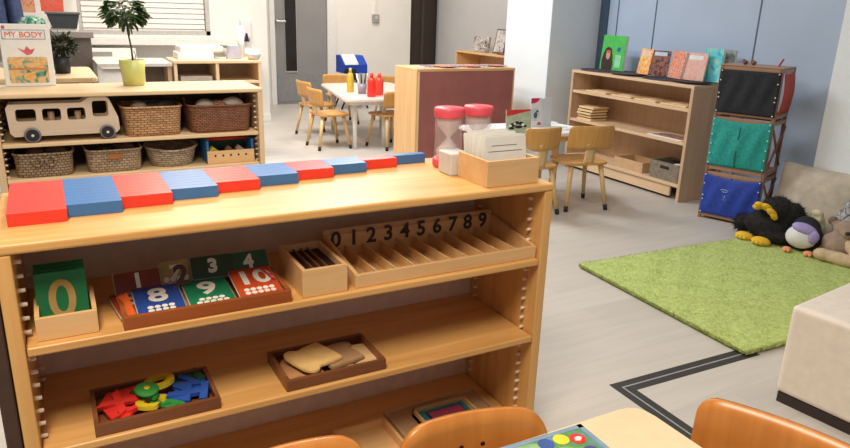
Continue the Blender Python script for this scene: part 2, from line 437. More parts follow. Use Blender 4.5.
# white box beside timer
o = MB().box(.980, 1.040, .052, .116, .7605, .818, .003).build('small_box', plain('white_card_box', (.66, .66, .66), .5, .03)); tag(o, 'small plain white box between the card box and the left sand timer', 'box')
# sand timers
pink = plain('coral_pink_plastic', (.80, .10, .13), .4, .03)
glass = clear('clear_plastic', (.97, .95, .95), .08, .90); sand = plain('white_sand', (.80, .76, .76), .8, .05)
def timer(loc, label, rz):
    t = thing('sand_timer', label, 'sand timer', loc, rz, 'sand timers on the cabinet top')
    for z0, z1, nm in ((0, .024, 'bottom_cap'), (.134, .160, 'top_cap')):
        MB().lathe([(.0, z0), (.0395, z0), (.042, z0+.004), (.042, z1-.004), (.0395, z1), (0, z1)], n=12).build(nm, pink, t)
    MB().lathe([(.038, .022), (.038, .136), (.037, .136), (.037, .022)], n=12).build('clear_case', glass, t)
    MB().lathe([(.031, .026), (.033, .045), (.004, .079), (.033, .113), (.031, .132)]).build('hourglass', clear('bulb_glass', (1, 1, 1), .03, .6), t)
    MB().lathe([(.0, .027), (.025, .027), (.027, .045), (.014, .058), (0, .062)]).build('sand', sand, t)
    return t
timer((1.036, .162, .7605), 'pink capped clear sand timer on the cabinet top, the left one', .1)
timer((1.133, .168, .7605), 'pink capped clear sand timer on the cabinet top, the right one', .3)

# --- upper shelf (z=.56)
Z2 = .5605
zb = open_box('card_box', 'light wooden box at the left end of the upper shelf holding a green zero card', 'box', (.024, -.088, Z2), .104, .10, .046, .008, beechf, hback=.058, hside=.047)
green = plain('dark_green_card', (.012, .20, .065), .6, .06)
for k in range(4):
    y = -.045+k*.018
    o = MB().box(-.044, .044, -.002, .002, 0, .108, .001, M=TM(.073, y, Z2+.005, -.16)).build('sandpaper_card', green)
    tag(o, 'dark green card with a tan zero, in the left wooden box' if k == 0 else 'dark green card standing behind the zero card', 'card', 'green number cards in the left box')
    if k == 0:
        text('numeral', '0', .105, plain('tan_sandpaper', (.55, .36, .12), .9, .1), o, TM(.073, y+.0062, Z2+.055, PI/2-.16) @ Matrix.Diagonal((.95, 1, 1, 1)), .0012, .0015)
# red tray with number cards
rt = open_box('wooden_tray', 'reddish brown wooden tray of number cards on the upper shelf', 'tray', (.170, -.104, Z2), .333, .16, .027, .009, redwood)
def num_card(n, loc, col, label, rz=0, tilt=.6, w=.090, h=.118):
    t = thing('number_card', label, 'card', loc, rz, 'number cards in the reddish tray')
    M = Euler((tilt, 0, 0)).to_matrix().to_4x4()
    MB().prism(rrect(-w/2, w/2, 0, h, .004, 3), -.0015, .0015, M=M).build('board', plain('card_'+str(col), col, .4, .08), t)
    MB().prism(rrect(-w/2-.002, w/2+.002, -.002, h+.002, .005, 3), -.0030, -.0016, M=M).build('rim', plain('card_rim', (.5, .45, .38), .6), t)
    text('numeral', str(n), .078 if h > .1 else .042, plain('cream_print', (.82, .80, .74), .5), t, M @ TM(0, h*(.64 if h > .1 else .5), .0018), .0006, .0022)
    if n >= 6:
        mb = MB()
        r1 = 5 if n == 10 else 4
        for r, cnt in ((0, r1), (1, n-r1)):
            for i in range(cnt): mb.prism(circ((i-(cnt-1)/2)*.0135, h*.24-r*.0135, .0060, 12), .0016, .0022, M=M)
        mb.build('counting_dots', plain('cream_print', (.82, .80, .74)), t)
    return t
RED, BLU, GRN = (.55, .07, .02), (.02, .07, .33), (.01, .19, .09)
num_card(8, (.245, -.092, .578), BLU, 'blue number 8 card with white dots, front left in the reddish tray', .0, .10)
num_card(9, (.345, -.092, .578), GRN, 'green number 9 card with white dots, front middle of the reddish tray', .0, .08)
num_card(10, (.445, -.090, .580), RED, 'red number 10 card with white dots, front right in the reddish tray', 0, .16)
num_card(5, (.215, -.062, .5715), (.45, .05, .03), 'dark red number 5 card lying under the blue 8 card', .12, .02)
num_card(6, (.325, -.066, .5715), (.30, .18, .07), 'brown number 6 card lying under the green 9 card', -.04, .02)
num_card(1, (.215, .022, .586), (.20, .03, .02), 'dark red number 1 card at the back left of the reddish tray', .05, .95, h=.045)
num_card(3, (.37, .030, .590), (.015, .06, .03), 'dark green number 3 card at the back of the reddish tray', -.05, .95, h=.05)
num_card(4, (.450, .030, .588), (.012, .10, .05), 'dark green number 4 card behind the red 10 card', 0, .95, h=.05)
o = text('wooden_numeral', '2', .060, plain('dark_brown_two', (.07, .02, .012), .5), None, TM(0, 0, 0, 1.1), .004, .002); o.location = (.300, .022, .607)
tag(o, 'dark brown loose numeral 2 standing up out of the reddish tray', 'number')
num_card(7, (.293, .040, .582), (.45, .33, .12), 'tan number 7 card, rearmost in the reddish tray', .0, 1.0, h=.052, w=.06)
o = MB().prism([(0, 0), (.022, 0), (.026, .09), (.003, .10)], -.0015, .0015, M=TM(.176, -.09, .5735, .12, -.5, .05)).build('card_strip', plain('orange_red_card', (.75, .14, .03), .5)); tag(o, 'orange red strip of card at the left end of the reddish tray', 'card')
o = MB().prism(rrect(-.010, .010, 0, .06, .008), -.002, .002, M=TM(.486, -.040, .592, .1, .9, .3)).build('counter_strip', plain('pink_card', (.5, .05, .08), .5)); tag(o, 'dark pink strip lying beside the red 10 card', 'card')
# divided box
db = open_box('divided_box', 'tall light wooden box with dark dividers between tray and numbered box', 'box', (.530, -.098, Z2), .104, .178, .064, .009, beechf)
for x in (.035, .052, .069):
    MB().box(x-.002, x+.002, .009, .169, .004, .054).build('divider', darkwood, db)
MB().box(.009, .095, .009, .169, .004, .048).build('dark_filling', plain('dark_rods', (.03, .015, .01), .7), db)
# spindle box
sb = open_box('numbered_box', 'long wooden counting box with numerals 0 to 9 on the upper shelf', 'box', (.655, -.095, Z2), .506, .215, .032, .009, beechf, hback=.062, hside=.033)
MB().box(0, .506, .210, .216, .02, .075, .001).build('number_panel', wood('number_panel', (.66, .42, .26), (.56, .34, .2), 0), sb)
for k in range(10):
    x = .033+k*.0488
    if k: MB().box(x-.0262, x-.0222, .009, .206, .004, .030).build('divider', beechf, sb)
    text('numeral', str(k), .056, ink, sb, TM(x, .2050, .047, PI/2), .0006, .0014)
# --- middle shelf (z=.34)
Z3 = .3405
lt = open_box('wooden_tray', 'dark wooden tray of coloured foam letters on the middle shelf', 'tray', (.098, -.100, Z3), .244, .15, .027, .009, darkwood)
bt = open_box('wooden_tray', 'dark wooden tray holding bread slices on the middle shelf', 'tray', (.487, -.100, Z3), .245, .155, .027, .009, darkwood)
LC = {'red': (.72, .03, .02), 'yellow': (.75, .55, .02), 'green': (.03, .28, .05), 'blue': (.02, .09, .45), 'dark green': (.01, .12, .06)}
foam = {k: plain('foam_'+k.replace(' ', '_'), v, .65, .04) for k, v in LC.items()}
lets = [('K', 'red', .146, -.044, .012, .3, 'front left'), ('X', 'red', .152, -.030, .02, .8, 'left middle'), ('E', 'red', .135, -.005, .012, -.4, 'back left'), ('A', 'red', .165, .012, .014, 1.2, 'back, left of the yellow ring'), ('Y', 'red', .172, -.052, .010, 2.0, 'front, beside the green disc'),
        ('C', 'yellow', .205, -.050, .018, -.6, 'under the green disc'), ('S', 'green', .236, -.062, .012, .9, 'front middle'), ('O', 'yellow', .236, .008, .030, .3, 'back middle'), ('P', 'green', .212, -.020, .026, .7, 'on top of the pile'),
        ('V', 'blue', .265, -.045, .012, .5, 'middle right'), ('H', 'blue', .300, -.050, .016, -.3, 'front right'), ('W', 'blue', .290, -.020, .016, 1.1, 'right of the yellow ring'), ('M', 'dark green', .298, .022, .014, .2, 'back right'), ('T', 'green', .262, -.066, .010, .2, 'front, under the blue letters'), ('R', 'blue', .305, -.020, .011, 1.7, 'at the right wall')]
for i, (ch, cn, x, y, z, rz, where) in enumerate(lets):
    o = text('foam_letter', ch, .075, foam[cn], None, TM(0, 0, 0), .009, .0045); o.location = (x, y, Z3+.006+z*.9); o.rotation_euler = (random.uniform(-.12, .12), random.uniform(-.12, .12), rz)
    tag(o, '%s foam letter %s, %s in the dark tray' % (cn, ch, where), 'letter', 'foam letters in the dark tray')
o = MB().lathe([(.0, -.004), (.021, -.004), (.024, -.002), (.024, .002), (.021, .004), (0, .004)]).build('foam_disc', foam['green'], None, (.205, -.030, Z3+.043), (.15, .1, 0)); tag(o, 'green foam disc with a small yellow dot on the letter pile', 'disc')
MB().lathe([(0, .0041), (.006, .0041), (.006, .006), (0, .006)], m=foam['yellow']).build('dot', None, o)
# bread
def bread_pts(s):
    base = [(-.5, -.42), (-.40, -.52), (.40, -.52), (.5, -.42), (.49, -.05), (.47, .12), (.58, .26), (.56, .42), (.40, .52), (.15, .54), (-.15, .54), (-.40, .52), (-.56, .42), (-.58, .26), (-.47, .12), (-.49, -.05)]
    out = []
    n = len(base)
    for i in range(n):   # Catmull-Rom smoothing
        p0, p1, p2, p3 = base[i-1], base[i], base[(i+1) % n], base[(i+2) % n]
        for t in (0, .33, .66):
            out.append(tuple(s*.5*((2*p1[k])+(-p0[k]+p2[k])*t+(2*p0[k]-5*p1[k]+4*p2[k]-p3[k])*t*t+(-p0[k]+3*p1[k]-3*p2[k]+p3[k])*t**3) for k in (0, 1)))
    return out
for (x, y, z, rz, rx, s, col, lb) in ((.545, -.030, .0095, 1.35, .0, .09, (.50, .26, .12), 'darker tan toy bread slice at the left, under the pale one'),
                                      (.640, -.020, .0195, .2, .0, .094, (.42, .25, .13), 'brown toy bread slice in the middle of the tray'),
                                      (.680, -.020, .0095, 1.5, .0, .092, (.80, .56, .27), 'pale toy bread slice at the right end of the tray'),
                                      (.575, -.022, .0295, 1.9, .0, .100, (.80, .55, .22), 'pale toy bread slice lying on top at the left middle of the tray')):
    o = MB().prism(bread_pts(s), -.0045, .0045, bev=.0018).build('bread_slice', plain('bread_'+str(int(x*1000)), col, .8, .05), None, (x, y, Z3+z), (rx, 0, rz))
    tag(o, lb, 'toy bread', 'toy bread slices in the dark tray')
# --- bottom shelf
Z4 = .0655
big = open_box('wooden_tray', 'large shallow wooden tray at the right of the bottom shelf', 'tray', (.825, -.060, Z4), .30, .165, .014, .008, oak)
pz = thing('puzzle_tray', 'small wooden puzzle tray with teal and pink insets on the bottom shelf', 'puzzle', (.893, -.042, Z4+.0045))
MB().box(0, .168, 0, .10, 0, .012).build('base', beechf, pz)
MB().box(0, .168, 0, .006, 0, .024).box(0, .168, .094, .1, 0, .024).box(0, .006, 0, .1, 0, .024).box(.162, .168, 0, .1, 0, .024).build('frame', beechf, pz)
MB().box(.010, .158, .010, .090, .012, .0145).build('green_layer', plain('puzzle_green', (.05, .30, .05), .4), pz)
MB().box(.014, .154, .016, .090, .0145, .0165).build('teal_layer', plain('puzzle_teal', (.02, .25, .28), .4), pz)
MB().box(.028, .142, .028, .078, .0165, .0185).build('dark_layer', plain('puzzle_dark', (.015, .03, .08), .4), pz)
MB().box(.034, .136, .034, .070, .0185, .021).build('pink_inset', plain('puzzle_pink', (.35, .05, .12), .4), pz)
open_box('wooden_tray', 'small empty wooden tray in the middle of the bottom shelf', 'tray', (.655, -.100, Z4), .15, .16, .03, .008, beechf)
o = MB().lathe([(0, 0), (.05, 0), (.052, .004), (.05, .008), (0, .008)]).build('round_plate', beechf, None, (.56, -.04, Z4)); tag(o, 'round pale wooden plate on the bottom shelf', 'plate')

# ------------------------------------------------------------------ chairs
def chair(label, loc, rz, rt=None, cvv=None, bw=.32, htop=.525, bh=.14, style='rect', seat_h=.30, fw=chairw, lw=chairl, group=None, splat=True, screws=False, depth=.30, foot=.035):
    t = thing('child_chair', label, 'chair', loc, rz, group)
    sw = .134
    # seat, slightly dished with rounded corners
    mb = MB().prism(rrect(-.15, .15, -.13, .15, .06, 6), seat_h-.016, seat_h, bev=.004); mb.build('seat', fw, t)
    for sx in (-1, 1):
        for sy_ in (-1, 1):
            top = (sx*.10, sy_*.095, seat_h-.014); bot = (sx*sw, sy_*.14, foot)
            leg = MB().cyl(top, bot, .0165, .012, n=12).build('leg', lw, t)
            d = (Vector(bot)-Vector(top)).normalized()*foot*1.02
            MB().cyl(bot, Vector(bot)+d, .0135, .0125, n=12, bev=.002).build('rubber_foot', rubber, leg)
    yb = -.135; lo = htop-bh; cv = cvv or (.045 if style == 'round' else .03); n = 20
    r_t, r_b = (.025, .025) if style == 'rect' else ((.014, .075) if style == 'taper' else (bh*.62, .03))
    if rt: r_t = rt
    def zh(x):
        e = bw/2-abs(x)
        return htop-(r_t-math.sqrt(max(0, r_t*r_t-(r_t-e)**2)) if e < r_t else 0) - ((.004 if rt else .012)*(2*x/bw)**2 if style == 'round' else 0)
    def zl(x):
        e = bw/2-abs(x)
        v = lo+((r_b-math.sqrt(max(0, r_b*r_b-(r_b-e)**2))) if e < r_b else 0)
        return min(v, zh(x)-.004)
    def fn(u, v):
        a = (u-.5)*PI; x = math.sin(a)*bw/2*.998
        z = zl(x)+(zh(x)-zl(x))*v
        return (x, yb+cv*(2*x/bw)**2-(z-seat_h)*.12, z)
    bk = MB().grid(fn, n, 6, thick=.011).build('backrest', fw, t)
    if splat:
        mb = MB(); yl = yb+.02
        def fs(u, v):
            z = seat_h-.012+(lo+.05-seat_h)*v; w_ = .034-.004*math.sin(PI*v)
            y = (yb+.012)*(1-v)+(yb-(lo+.05-seat_h)*.12+.002)*v
            return ((u-.5)*2*w_, y, z)
        mb.grid(fs, 3, 6, thick=.012).build('back_support', lw, t)
    if screws:
        for sx in (-1, 1):
            M_ = TM(sx*.02, yb+.006-(htop-.05-seat_h)*.12, htop-.058, PI/2-.12)
            MB().prism(circ(0, 0, .0042, 10), -.008, .009, M=M_).build('screw', plain('dark_screw', (.05, .02, .01), .4), t)
    return t
G = 'child chairs at the table behind the cabinet'
chair('honey wooden child chair at the white table, its back nearest the card box', (2.61, 1.845, 0), -.02, bw=.26, htop=.535, bh=.135, style='taper', group=G)
chair('honey wooden child chair with a wide straight back, in front of the bookshelf', (2.995, 1.83, 0), -.22, bw=.305, htop=.53, bh=.145, style='rect', group=G)
G = 'child chairs around the far white table'
chair('light wooden child chair at the left rear of the far table', (2.30, 4.72, 0), -PI/2+.1, bw=.32, htop=.51, group=G)
chair('light wooden child chair at the left front of the far table', (2.20, 4.14, 0), -PI/2+.05, bw=.32, htop=.51, group=G)
chair('light wooden child chair in front of the far table, beside the tall divider', (2.70, 3.97, 0), .22, bw=.32, htop=.50, group=G)
chair('light wooden child chair behind the far table, below the blue bin', (2.80, 5.33, 0), PI-.1, bw=.34, htop=.49, group=G)
chair('light wooden child chair behind the far table, behind the red bottles', (3.33, 5.25, 0), PI-.1, bw=.30, htop=.47, group=G)
G = 'orange wooden chairs around the near table'
orl = wood('orange_leg_wood', (.66, .34, .12), (.55, .26, .08), 2)
chair('orange wooden child chair in the foreground with two screws in its back', (.645, -.715, 0), PI-.17, rt=.055, cvv=.022, bw=.28, htop=.508, bh=.16, style='round', fw=orangew, lw=orl, screws=True, splat=True, group=G)
chair('orange wooden child chair in the foreground, left of the one with the screws', (.345, -.70, 0), PI-.03, rt=.05, cvv=.02, bw=.25, htop=.528, bh=.16, style='round', fw=orangew, lw=orl, screws=True, group=G)
chair('orange wooden child chair at the bottom right beside the white seat', (.978, -.900, 0), PI/2+.36, rt=.035, cvv=.012, bw=.29, htop=.526, bh=.16, style='round', fw=orangew, lw=orl, screws=False, group=G)

# ------------------------------------------------------------------ tables
cream = plain('cream_laminate', (.80, .62, .40), .45, .02)
def table(label, pts, h, legs, topm, legm, lr=.022):
    cx = sum(p[0] for p in pts)/len(pts); cy = sum(p[1] for p in pts)/len(pts)
    t = thing('child_table', label, 'table', (cx, cy, 0))
    P = [(x-cx, y-cy) for x, y in pts]
    MB().prism(P, h-.022, h, bev=.004).build('tabletop', topm, t)
    MB().prism([(x*.86, y*.86) for x, y in P], h-.06, h-.022).build('apron', legm, t)
    for x, y in legs: MB().cyl((x-cx, y-cy, 0), (x-cx, y-cy, h-.03), lr*.8, lr, n=14).build('leg', legm, t)
    return t
def rounded(pts, r=.06, n=4):
    out = []
    for i, p in enumerate(pts):
        a = Vector(pts[i-1]); b = Vector(p); c = Vector(pts[(i+1) % len(pts)])
        u, v = (a-b).normalized()*r, (c-b).normalized()*r
        for k in range(n+1):
            s = k/n; q = (b+u)*(1-s)**2+b*2*s*(1-s)+(b+v)*s*s; out.append((q.x, q.y))
    return out
table('cream topped child table in the foreground with the colourful board game on it', rounded([(.15, -1.2), (1.02, -1.2), (1.02, -.612), (.15, -.612)], .05), .46, [(.24, -1.12), (.93, -1.12), (.93, -.70), (.24, -.70)], cream, orl)
whitet = plain('white_laminate', (.80, .78, .76), .3, .01); pinkt = plain('pale_pink_laminate', (.80, .66, .60), .3, .02)
table('white topped child table between the divider and the bookshelf', rounded([(2.40, 1.87), (3.0, 1.87), (3.16, 2.30), (2.40, 2.36)], .05), .46, [(2.48, 1.95), (2.90, 1.95), (3.02, 2.25), (2.48, 2.28)], whitet, chairl)
table('pale pink topped child table far back by the door', rounded([(2.24, 3.85), (2.62, 3.81), (3.2, 4.40), (3.22, 5.07), (2.48, 5.11)], .09), .44, [(2.38, 3.98), (2.66, 4.0), (3.1, 4.5), (3.08, 4.95), (2.56, 4.97)], pinkt, white)
# board game on near table
bg_ = thing('board_game', 'green board game sheet with coloured circles on the near table', 'board game', (.665, -.782, .4605), -.03)
MB().box(-.24, .20, -.20, .165, 0, .0015).build('sheet', patches('game_sheet', [(.18, .30, .45), (.10, .28, .10), (.14, .36, .09), (.30, .50, .30)], 22), bg_)
MB().box(-.24, .20, .155, .165, .0016, .0022).box(.19, .20, -.20, .165, .0016, .0022).build('border', plain('pale_blue_border', (.22, .34, .45), .4), bg_)
cc = [(.150, .128, 'yellow', (.80, .68, .05)), (.178, .118, 'red', (.75, .04, .03)), (.178, .080, 'violet', (.10, .06, .30)), (.118, .128, 'blue', (.05, .10, .35)), (.105, .092, 'orange', (.85, .22, .02)), (.172, .02, 'yellow', (.80, .5, .05)),
      (.05, .10, 'red', (.7, .04, .03)), (.02, .05, 'blue', (.05, .12, .4)), (.12, .03, 'pale', (.6, .7, .5)), (-.05, .1, 'yellow', (.8, .68, .05)), (-.1, .05, 'red', (.7, .04, .03))]
for x, y, n_, c in [(a-.012, b_+.013, c_, d_) for a, b_, c_, d_ in cc]: MB().prism(circ(x, y, .0145, 20), .0016, .0024).build('coloured_circle', plain('circle_'+n_+str(round(c[1]*100)), c, .4), bg_)
MB().prism([(.158, .127), (.167, .124), (.175, .130), (.171, .136), (.162, .135)], .0025, .003).build('white_mark', paper, bg_)

# things on the far table
def bottle(label, loc, c, h=.17, r=.028, grp=None):
    t = thing('paint_bottle', label, 'bottle', loc, 0, grp)
    MB().lathe([(0, 0), (r, 0), (r*1.04, .006), (r, h*.62), (r*.75, h*.76), (r*.4, h*.82), (0, h*.82)]).build('body', plain('bottle_'+str(round(c[0]*99))+str(round(c[1]*99)), c, .35), t)
    MB().lathe([(0, h*.82), (r*.45, h*.82), (r*.38, h), (0, h)]).build('cap', plain('bottle_cap_'+str(round(c[0]*99))+str(round(c[1]*99)), tuple(min(1, x*1.1+.02) for x in c), .4), t)
g_ = 'paint bottles on the far table'
bottle('yellow paint bottle on the far pink table', (2.50, 4.37, .4405), (.62, .42, .04), .21, .030, g_)
bottle('red paint bottle on the far pink table, the nearer one', (2.54, 4.00, .4405), (.80, .03, .02), .20, .036, g_)
bottle('red paint bottle on the far pink table, behind the nearer one', (2.65, 4.08, .4405), (.80, .05, .03), .19, .036, g_)
t = thing('pen_cup', 'dark wire pen cup on the far pink table', 'cup', (2.55, 4.22, .4405))
MB().lathe([(0, 0), (.036, 0), (.042, .09), (.039, .09), (.034, .004), (0, .004)]).build('cup', plain('grey_mesh', (.28, .26, .28), .4), t)
for i, (dx, dy, c) in enumerate(((-.055, .0, 'white'), (.0, .03, 'grey'), (.05, .0, 'white'), (.028, -.02, 'dark'), (-.02, -.02, 'dark'))):
    o = MB().cyl((2.55+dx*.2, 4.22+dy*.2, .449), (2.55+dx, 4.22+dy, .615), .007, n=8).build('felt_pen', white if c == 'white' else (plain('grey_pen', (.4, .4, .42)) if c == 'grey' else black))
    tag(o, '%s felt pen leaning %s in the dark pen cup' % (c, 'left' if dx < -.03 else 'right' if dx > .04 else 'upright'), 'pen', 'felt pens in the pen cup')
# blue bin on crossed stand
t = thing('blue_bin', 'bright blue plastic bin with a pale slanted lid against the back wall', 'bin', (3.34, 6.35, -.0))
bb = plain('bright_blue_plastic', (.01, .06, .45), .4)
Mx = Matrix(((0, 0, 1, 0), (1, 0, 0, 0), (0, 1, 0, 0), (0, 0, 0, 1)))
MB().prism([(-.13, .42), (.13, .42), (.13, .62), (.0, .62), (-.13, .52)], -.15, .15, M=Mx, bev=.006).build('body', bb, t)
MB().prism([(-.14, .52), (-.135, .535), (-.005, .635), (.0, .62)], -.14, .03, M=Mx).build('lid', plain('pale_lid', (.72, .76, .80), .3), t)
MB().box(-.15, .0, -.145, -.13, .42, .47, .004).build('dark_grip', black, t)
for sx in (-1, 1):
    MB().cyl((sx*.17, -.1, 0), (-sx*.02, -.1, .42), .012, n=8).build('leg', black, t)
    MB().cyl((sx*.17, .12, 0), (-sx*.02, .12, .42), .012, n=8).build('leg', black, t)
MB().box(-.12, .12, -.14, .14, .20, .30, .006).build('lower_tray', bb, t)

# ------------------------------------------------------------------ divider
t = thing('storage_divider', 'wooden storage divider with a dark red back and papers on its top', 'divider', (2.44, 2.99, 0))
maroon = plain('maroon_board', (.33, .11, .095), .6, .06, scale=8, bump=.1)
MB().box(0, .86, 0, .36, .74, .76, .003).build('top', beech, t)
for x in (0, .842): MB().box(x, x+.018, .004, .36, 0, .74, .002).build('side_panel', beech_v, t)
MB().box(.018, .842, .0, .014, .03, .74).build('back_board', maroon, t)
for z in (.05, .38): MB().box(.018, .842, .016, .355, z, z+.018).build('shelf', beech, t)
MB().box(.012, .022, -.004, .004, 0, .74).build('edge_strip', birch_v, t)
pc = [(.55, .05, .05), (.75, .73, .7), (.06, .04, .05), (.7, .25, .2), (.10, .25, .2), (.5, .3, .4)]
for i in range(9):
    x = 2.56+i*.082; o = MB().prism(rrect(-.055, .055, -.075, .075, .003, 2), 0, .003, M=TM(0, 0, 0, 0, 0, random.uniform(-.5, .5))).build('leaflet', patches('leaflet_'+str(i % 6), [pc[i % 6], pc[(i+1) % 6], pc[(i+2) % 6]], 30), None, (x, 3.13+.05*math.sin(i*2), .7605+(i % 3)*.004))
    tag(o, 'thin colourful leaflet lying flat on the divider top, number %d from the left end' % (i+1), 'leaflet', 'leaflets on the divider top')
# ------------------------------------------------------------------ low shelf by grey partition
t = thing('low_shelf', 'small wooden shelf against the grey partition beyond the divider', 'shelf', (4.42, 4.66, 0))
MB().box(0, .36, 0, 1.1, .70, .72, .003).build('top', beech_y, t)
for y in (0, 1.08): MB().box(0.01, .36, y, y+.02, 0, .70).build('side_panel', beech_v, t)
MB().box(.34, .355, .02, 1.08, .0, .70).build('back_panel', oak_v, t)
for z in (.06, .36): MB().box(.01, .34, .02, 1.08, z, z+.018).build('shelf', beech_y, t)
t = thing('picture_stand', 'dark framed picture leaning on the small shelf by the grey partition', 'picture', (4.60, 5.12, .7205), .15)
MB().box(-.01, .01, -.09, .09, 0, .27, .002, M=TM(0, 0, 0, 0, .22)).build('frame', plain('dark_grey_frame', (.10, .08, .08), .5), t)
MB().box(-.0125, -.0105, -.075, .075, .015, .255, M=TM(0, 0, 0, 0, .22)).build('picture', patches('grey_photo', [(.15, .13, .13), (.55, .52, .5), (.7, .68, .65)], 20), t)
o = MB().box(-.02, .02, -.11, .11, 0, .17, .003, M=TM(0, 0, 0, 0, .15)).build('photo_card', patches('photo_card', [(.08, .07, .07), (.45, .42, .4), (.7, .66, .62)], 26), None, (4.56, 5.42, .7205), (0, 0, .3)); tag(o, 'black and white photo card left of the framed picture', 'photo')
o = MB().box(-.08, .08, -.12, .12, 0, .012, .002).build('book', plain('dark_red_book', (.20, .04, .03), .5), None, (4.58, 4.88, .7205)); tag(o, 'dark red book lying on the small far shelf', 'book')

# ------------------------------------------------------------------ bookshelf
BX0, BX1, BY0, BY1 = 3.68, 3.98, 1.60, 2.775
t = thing('bookshelf', 'oak coloured bookshelf with picture books on top against the blue wall', 'bookshelf', (BX0, BY0, 0))
D = BX1-BX0; L = BY1-BY0
MB().box(0, D, 0, L, .742, .762, .003).build('top', oak_y, t)
for y in (0, L-.024): MB().box(.0, D, y, y+.024, 0, .742, .002).build('side_panel', oak_v, t)
for z in (.612, .395, .112): MB().box(.006, D-.02, .024, L-.024, z-.02, z, .002).build('shelf', oak_y, t)
MB().box(D-.012, D, .024, L-.024, .0, .742).build('back_panel', oak_v, t)
MB().box(.02, .036, .10, L-.024, .02, .092).build('plinth', oak_y, t)
# dark round mats on top
for i, (y, r) in enumerate(((2.62, .15), (2.30, .15), (1.98, .15), (1.73, .13))):
    o = MB().lathe([(0, 0), (r, 0), (r+.006, .004), (r, .009), (r*.9, .005), (0, .005)], n=40).build('round_mat', plain('dark_brown_mat', (.07, .045, .05), .6), None, (3.78+.03, y, .7625+(i % 2)*.0095))
    o.scale = (.78, 1, 1); tag(o, 'dark round mat under the picture books, %s on the bookshelf' % ['farthest, below the green book', 'second from the green book end', 'second from the fabric tower end', 'nearest the fabric tower'][i], 'mat', 'dark mats on the bookshelf top')
ZB = .783
def book(label, y, w, h, covm, th=.014, x=3.83, lean=.16, rz=0, spine=None):
    t = thing('picture_book', label, 'book', (x, y, ZB), rz, 'picture books on the bookshelf')
    M = TM(0, 0, 0, 0, lean)
    MB().box(0, th, -w/2, w/2, 0, h, .001, M=M).build('pages', paper, t)
    MB().box(-.002, 0, -w/2-.002, w/2+.002, -.0, h+.002, M=M).build('cover', covm, t)
    return t, M
gm = plain('bright_green_cover', (.06, .45, .08), .4, .08)
t, M = book('tall bright green book with a dark ape on its cover', 2.475, .235, .245, gm, .02, x=3.79, lean=.08)
MX = M @ Matrix(((0, 0, -1, -.0025), (-1, 0, 0, 0), (0, 1, 0, 0), (0, 0, 0, 1)))
def flat(name, outer, mat, parent, z0=0, z1=.0008, M0=None): return MB().prism(outer, z0, z1, M=M0).build(name, mat, parent)
flat('ape_body', [(-.10, .0), (-.11, .06), (-.095, .12), (-.075, .155), (-.045, .165), (-.015, .15), (.0, .10), (.012, .04), (.01, 0)], plain('ape_dark', (.03, .015, .012), .5), t, M0=MX)
flat('ape_face', circ(-.045, .105, .022, 16, .032), plain('ape_face', (.5, .28, .2), .5), t, .0008, .0016, MX)
flat('ape_mouth', circ(-.045, .13, .026, 14, .010), plain('ape_mouth', (.45, .10, .06), .5), t, .0016, .0022, MX)
flat('blue_badge', circ(.055, .15, .018, 16), plain('badge_blue', (.02, .10, .40), .4), t, M0=MX)
flat('white_print', rrect(.03, .09, .02, .11, .004), plain('pale_green_print', (.25, .6, .35), .5), t, M0=MX)
t, M = book('orange and red picture book standing left of the dark one', 2.15, .14, .172, patches('orange_cover', [(.75, .10, .03), (.80, .35, .06), (.85, .60, .25), (.7, .12, .05)], 26), rz=-.25, x=3.78)
MX = M @ Matrix(((0, 0, -1, -.0025), (-1, 0, 0, 0), (0, 1, 0, 0), (0, 0, 0, 1)))
flat('pale_band', rrect(-.055, .055, .125, .162, .003), plain('cream_band', (.75, .55, .45), .5), t, M0=MX)
t, M = book('dark brown picture book with a pale title band', 2.01, .135, .168, patches('dark_cover', [(.02, .015, .02), (.06, .03, .03), (.35, .12, .08), (.03, .03, .05)], 26), rz=.2, x=3.78)
MX = M @ Matrix(((0, 0, -1, -.0025), (-1, 0, 0, 0), (0, 1, 0, 0), (0, 0, 0, 1)))
flat('title_band', rrect(-.05, .045, .135, .16, .003), plain('pale_blue_band', (.45, .58, .72), .5), t, M0=MX)
t, M = book('red and white flowered picture book, left page of the open pair', 1.865, .15, .175, patches('flower_cover', [(.72, .60, .55), (.75, .15, .10), (.80, .40, .22), (.45, .08, .10), (.8, .65, .62)], 30), x=3.78, rz=-.28)
t, M = book('pink picture book with a pale heading, right of the flowered one', 1.715, .155, .172, patches('pink_cover', [(.75, .30, .24), (.72, .42, .36), (.65, .50, .45)], 26), x=3.78, rz=.1)
MX = M @ Matrix(((0, 0, -1, -.0025), (-1, 0, 0, 0), (0, 1, 0, 0), (0, 0, 0, 1)))
flat('heading', rrect(-.055, .05, .13, .158, .003), plain('pale_heading', (.70, .72, .74), .5), t, M0=MX)
t, M = book('turquoise picture book at the right end of the bookshelf', 1.625, .14, .205, patches('turquoise_cover', [(.03, .35, .45), (.08, .55, .65), (.25, .60, .55), (.5, .62, .45)], 16), th=.02, x=3.84, lean=.05)
t, M = book('grey green book behind the turquoise one', 1.58, .12, .20, patches('grey_cover', [(.12, .2, .2), (.3, .35, .3), (.4, .42, .38)], 16), th=.02, x=3.905, lean=.04)
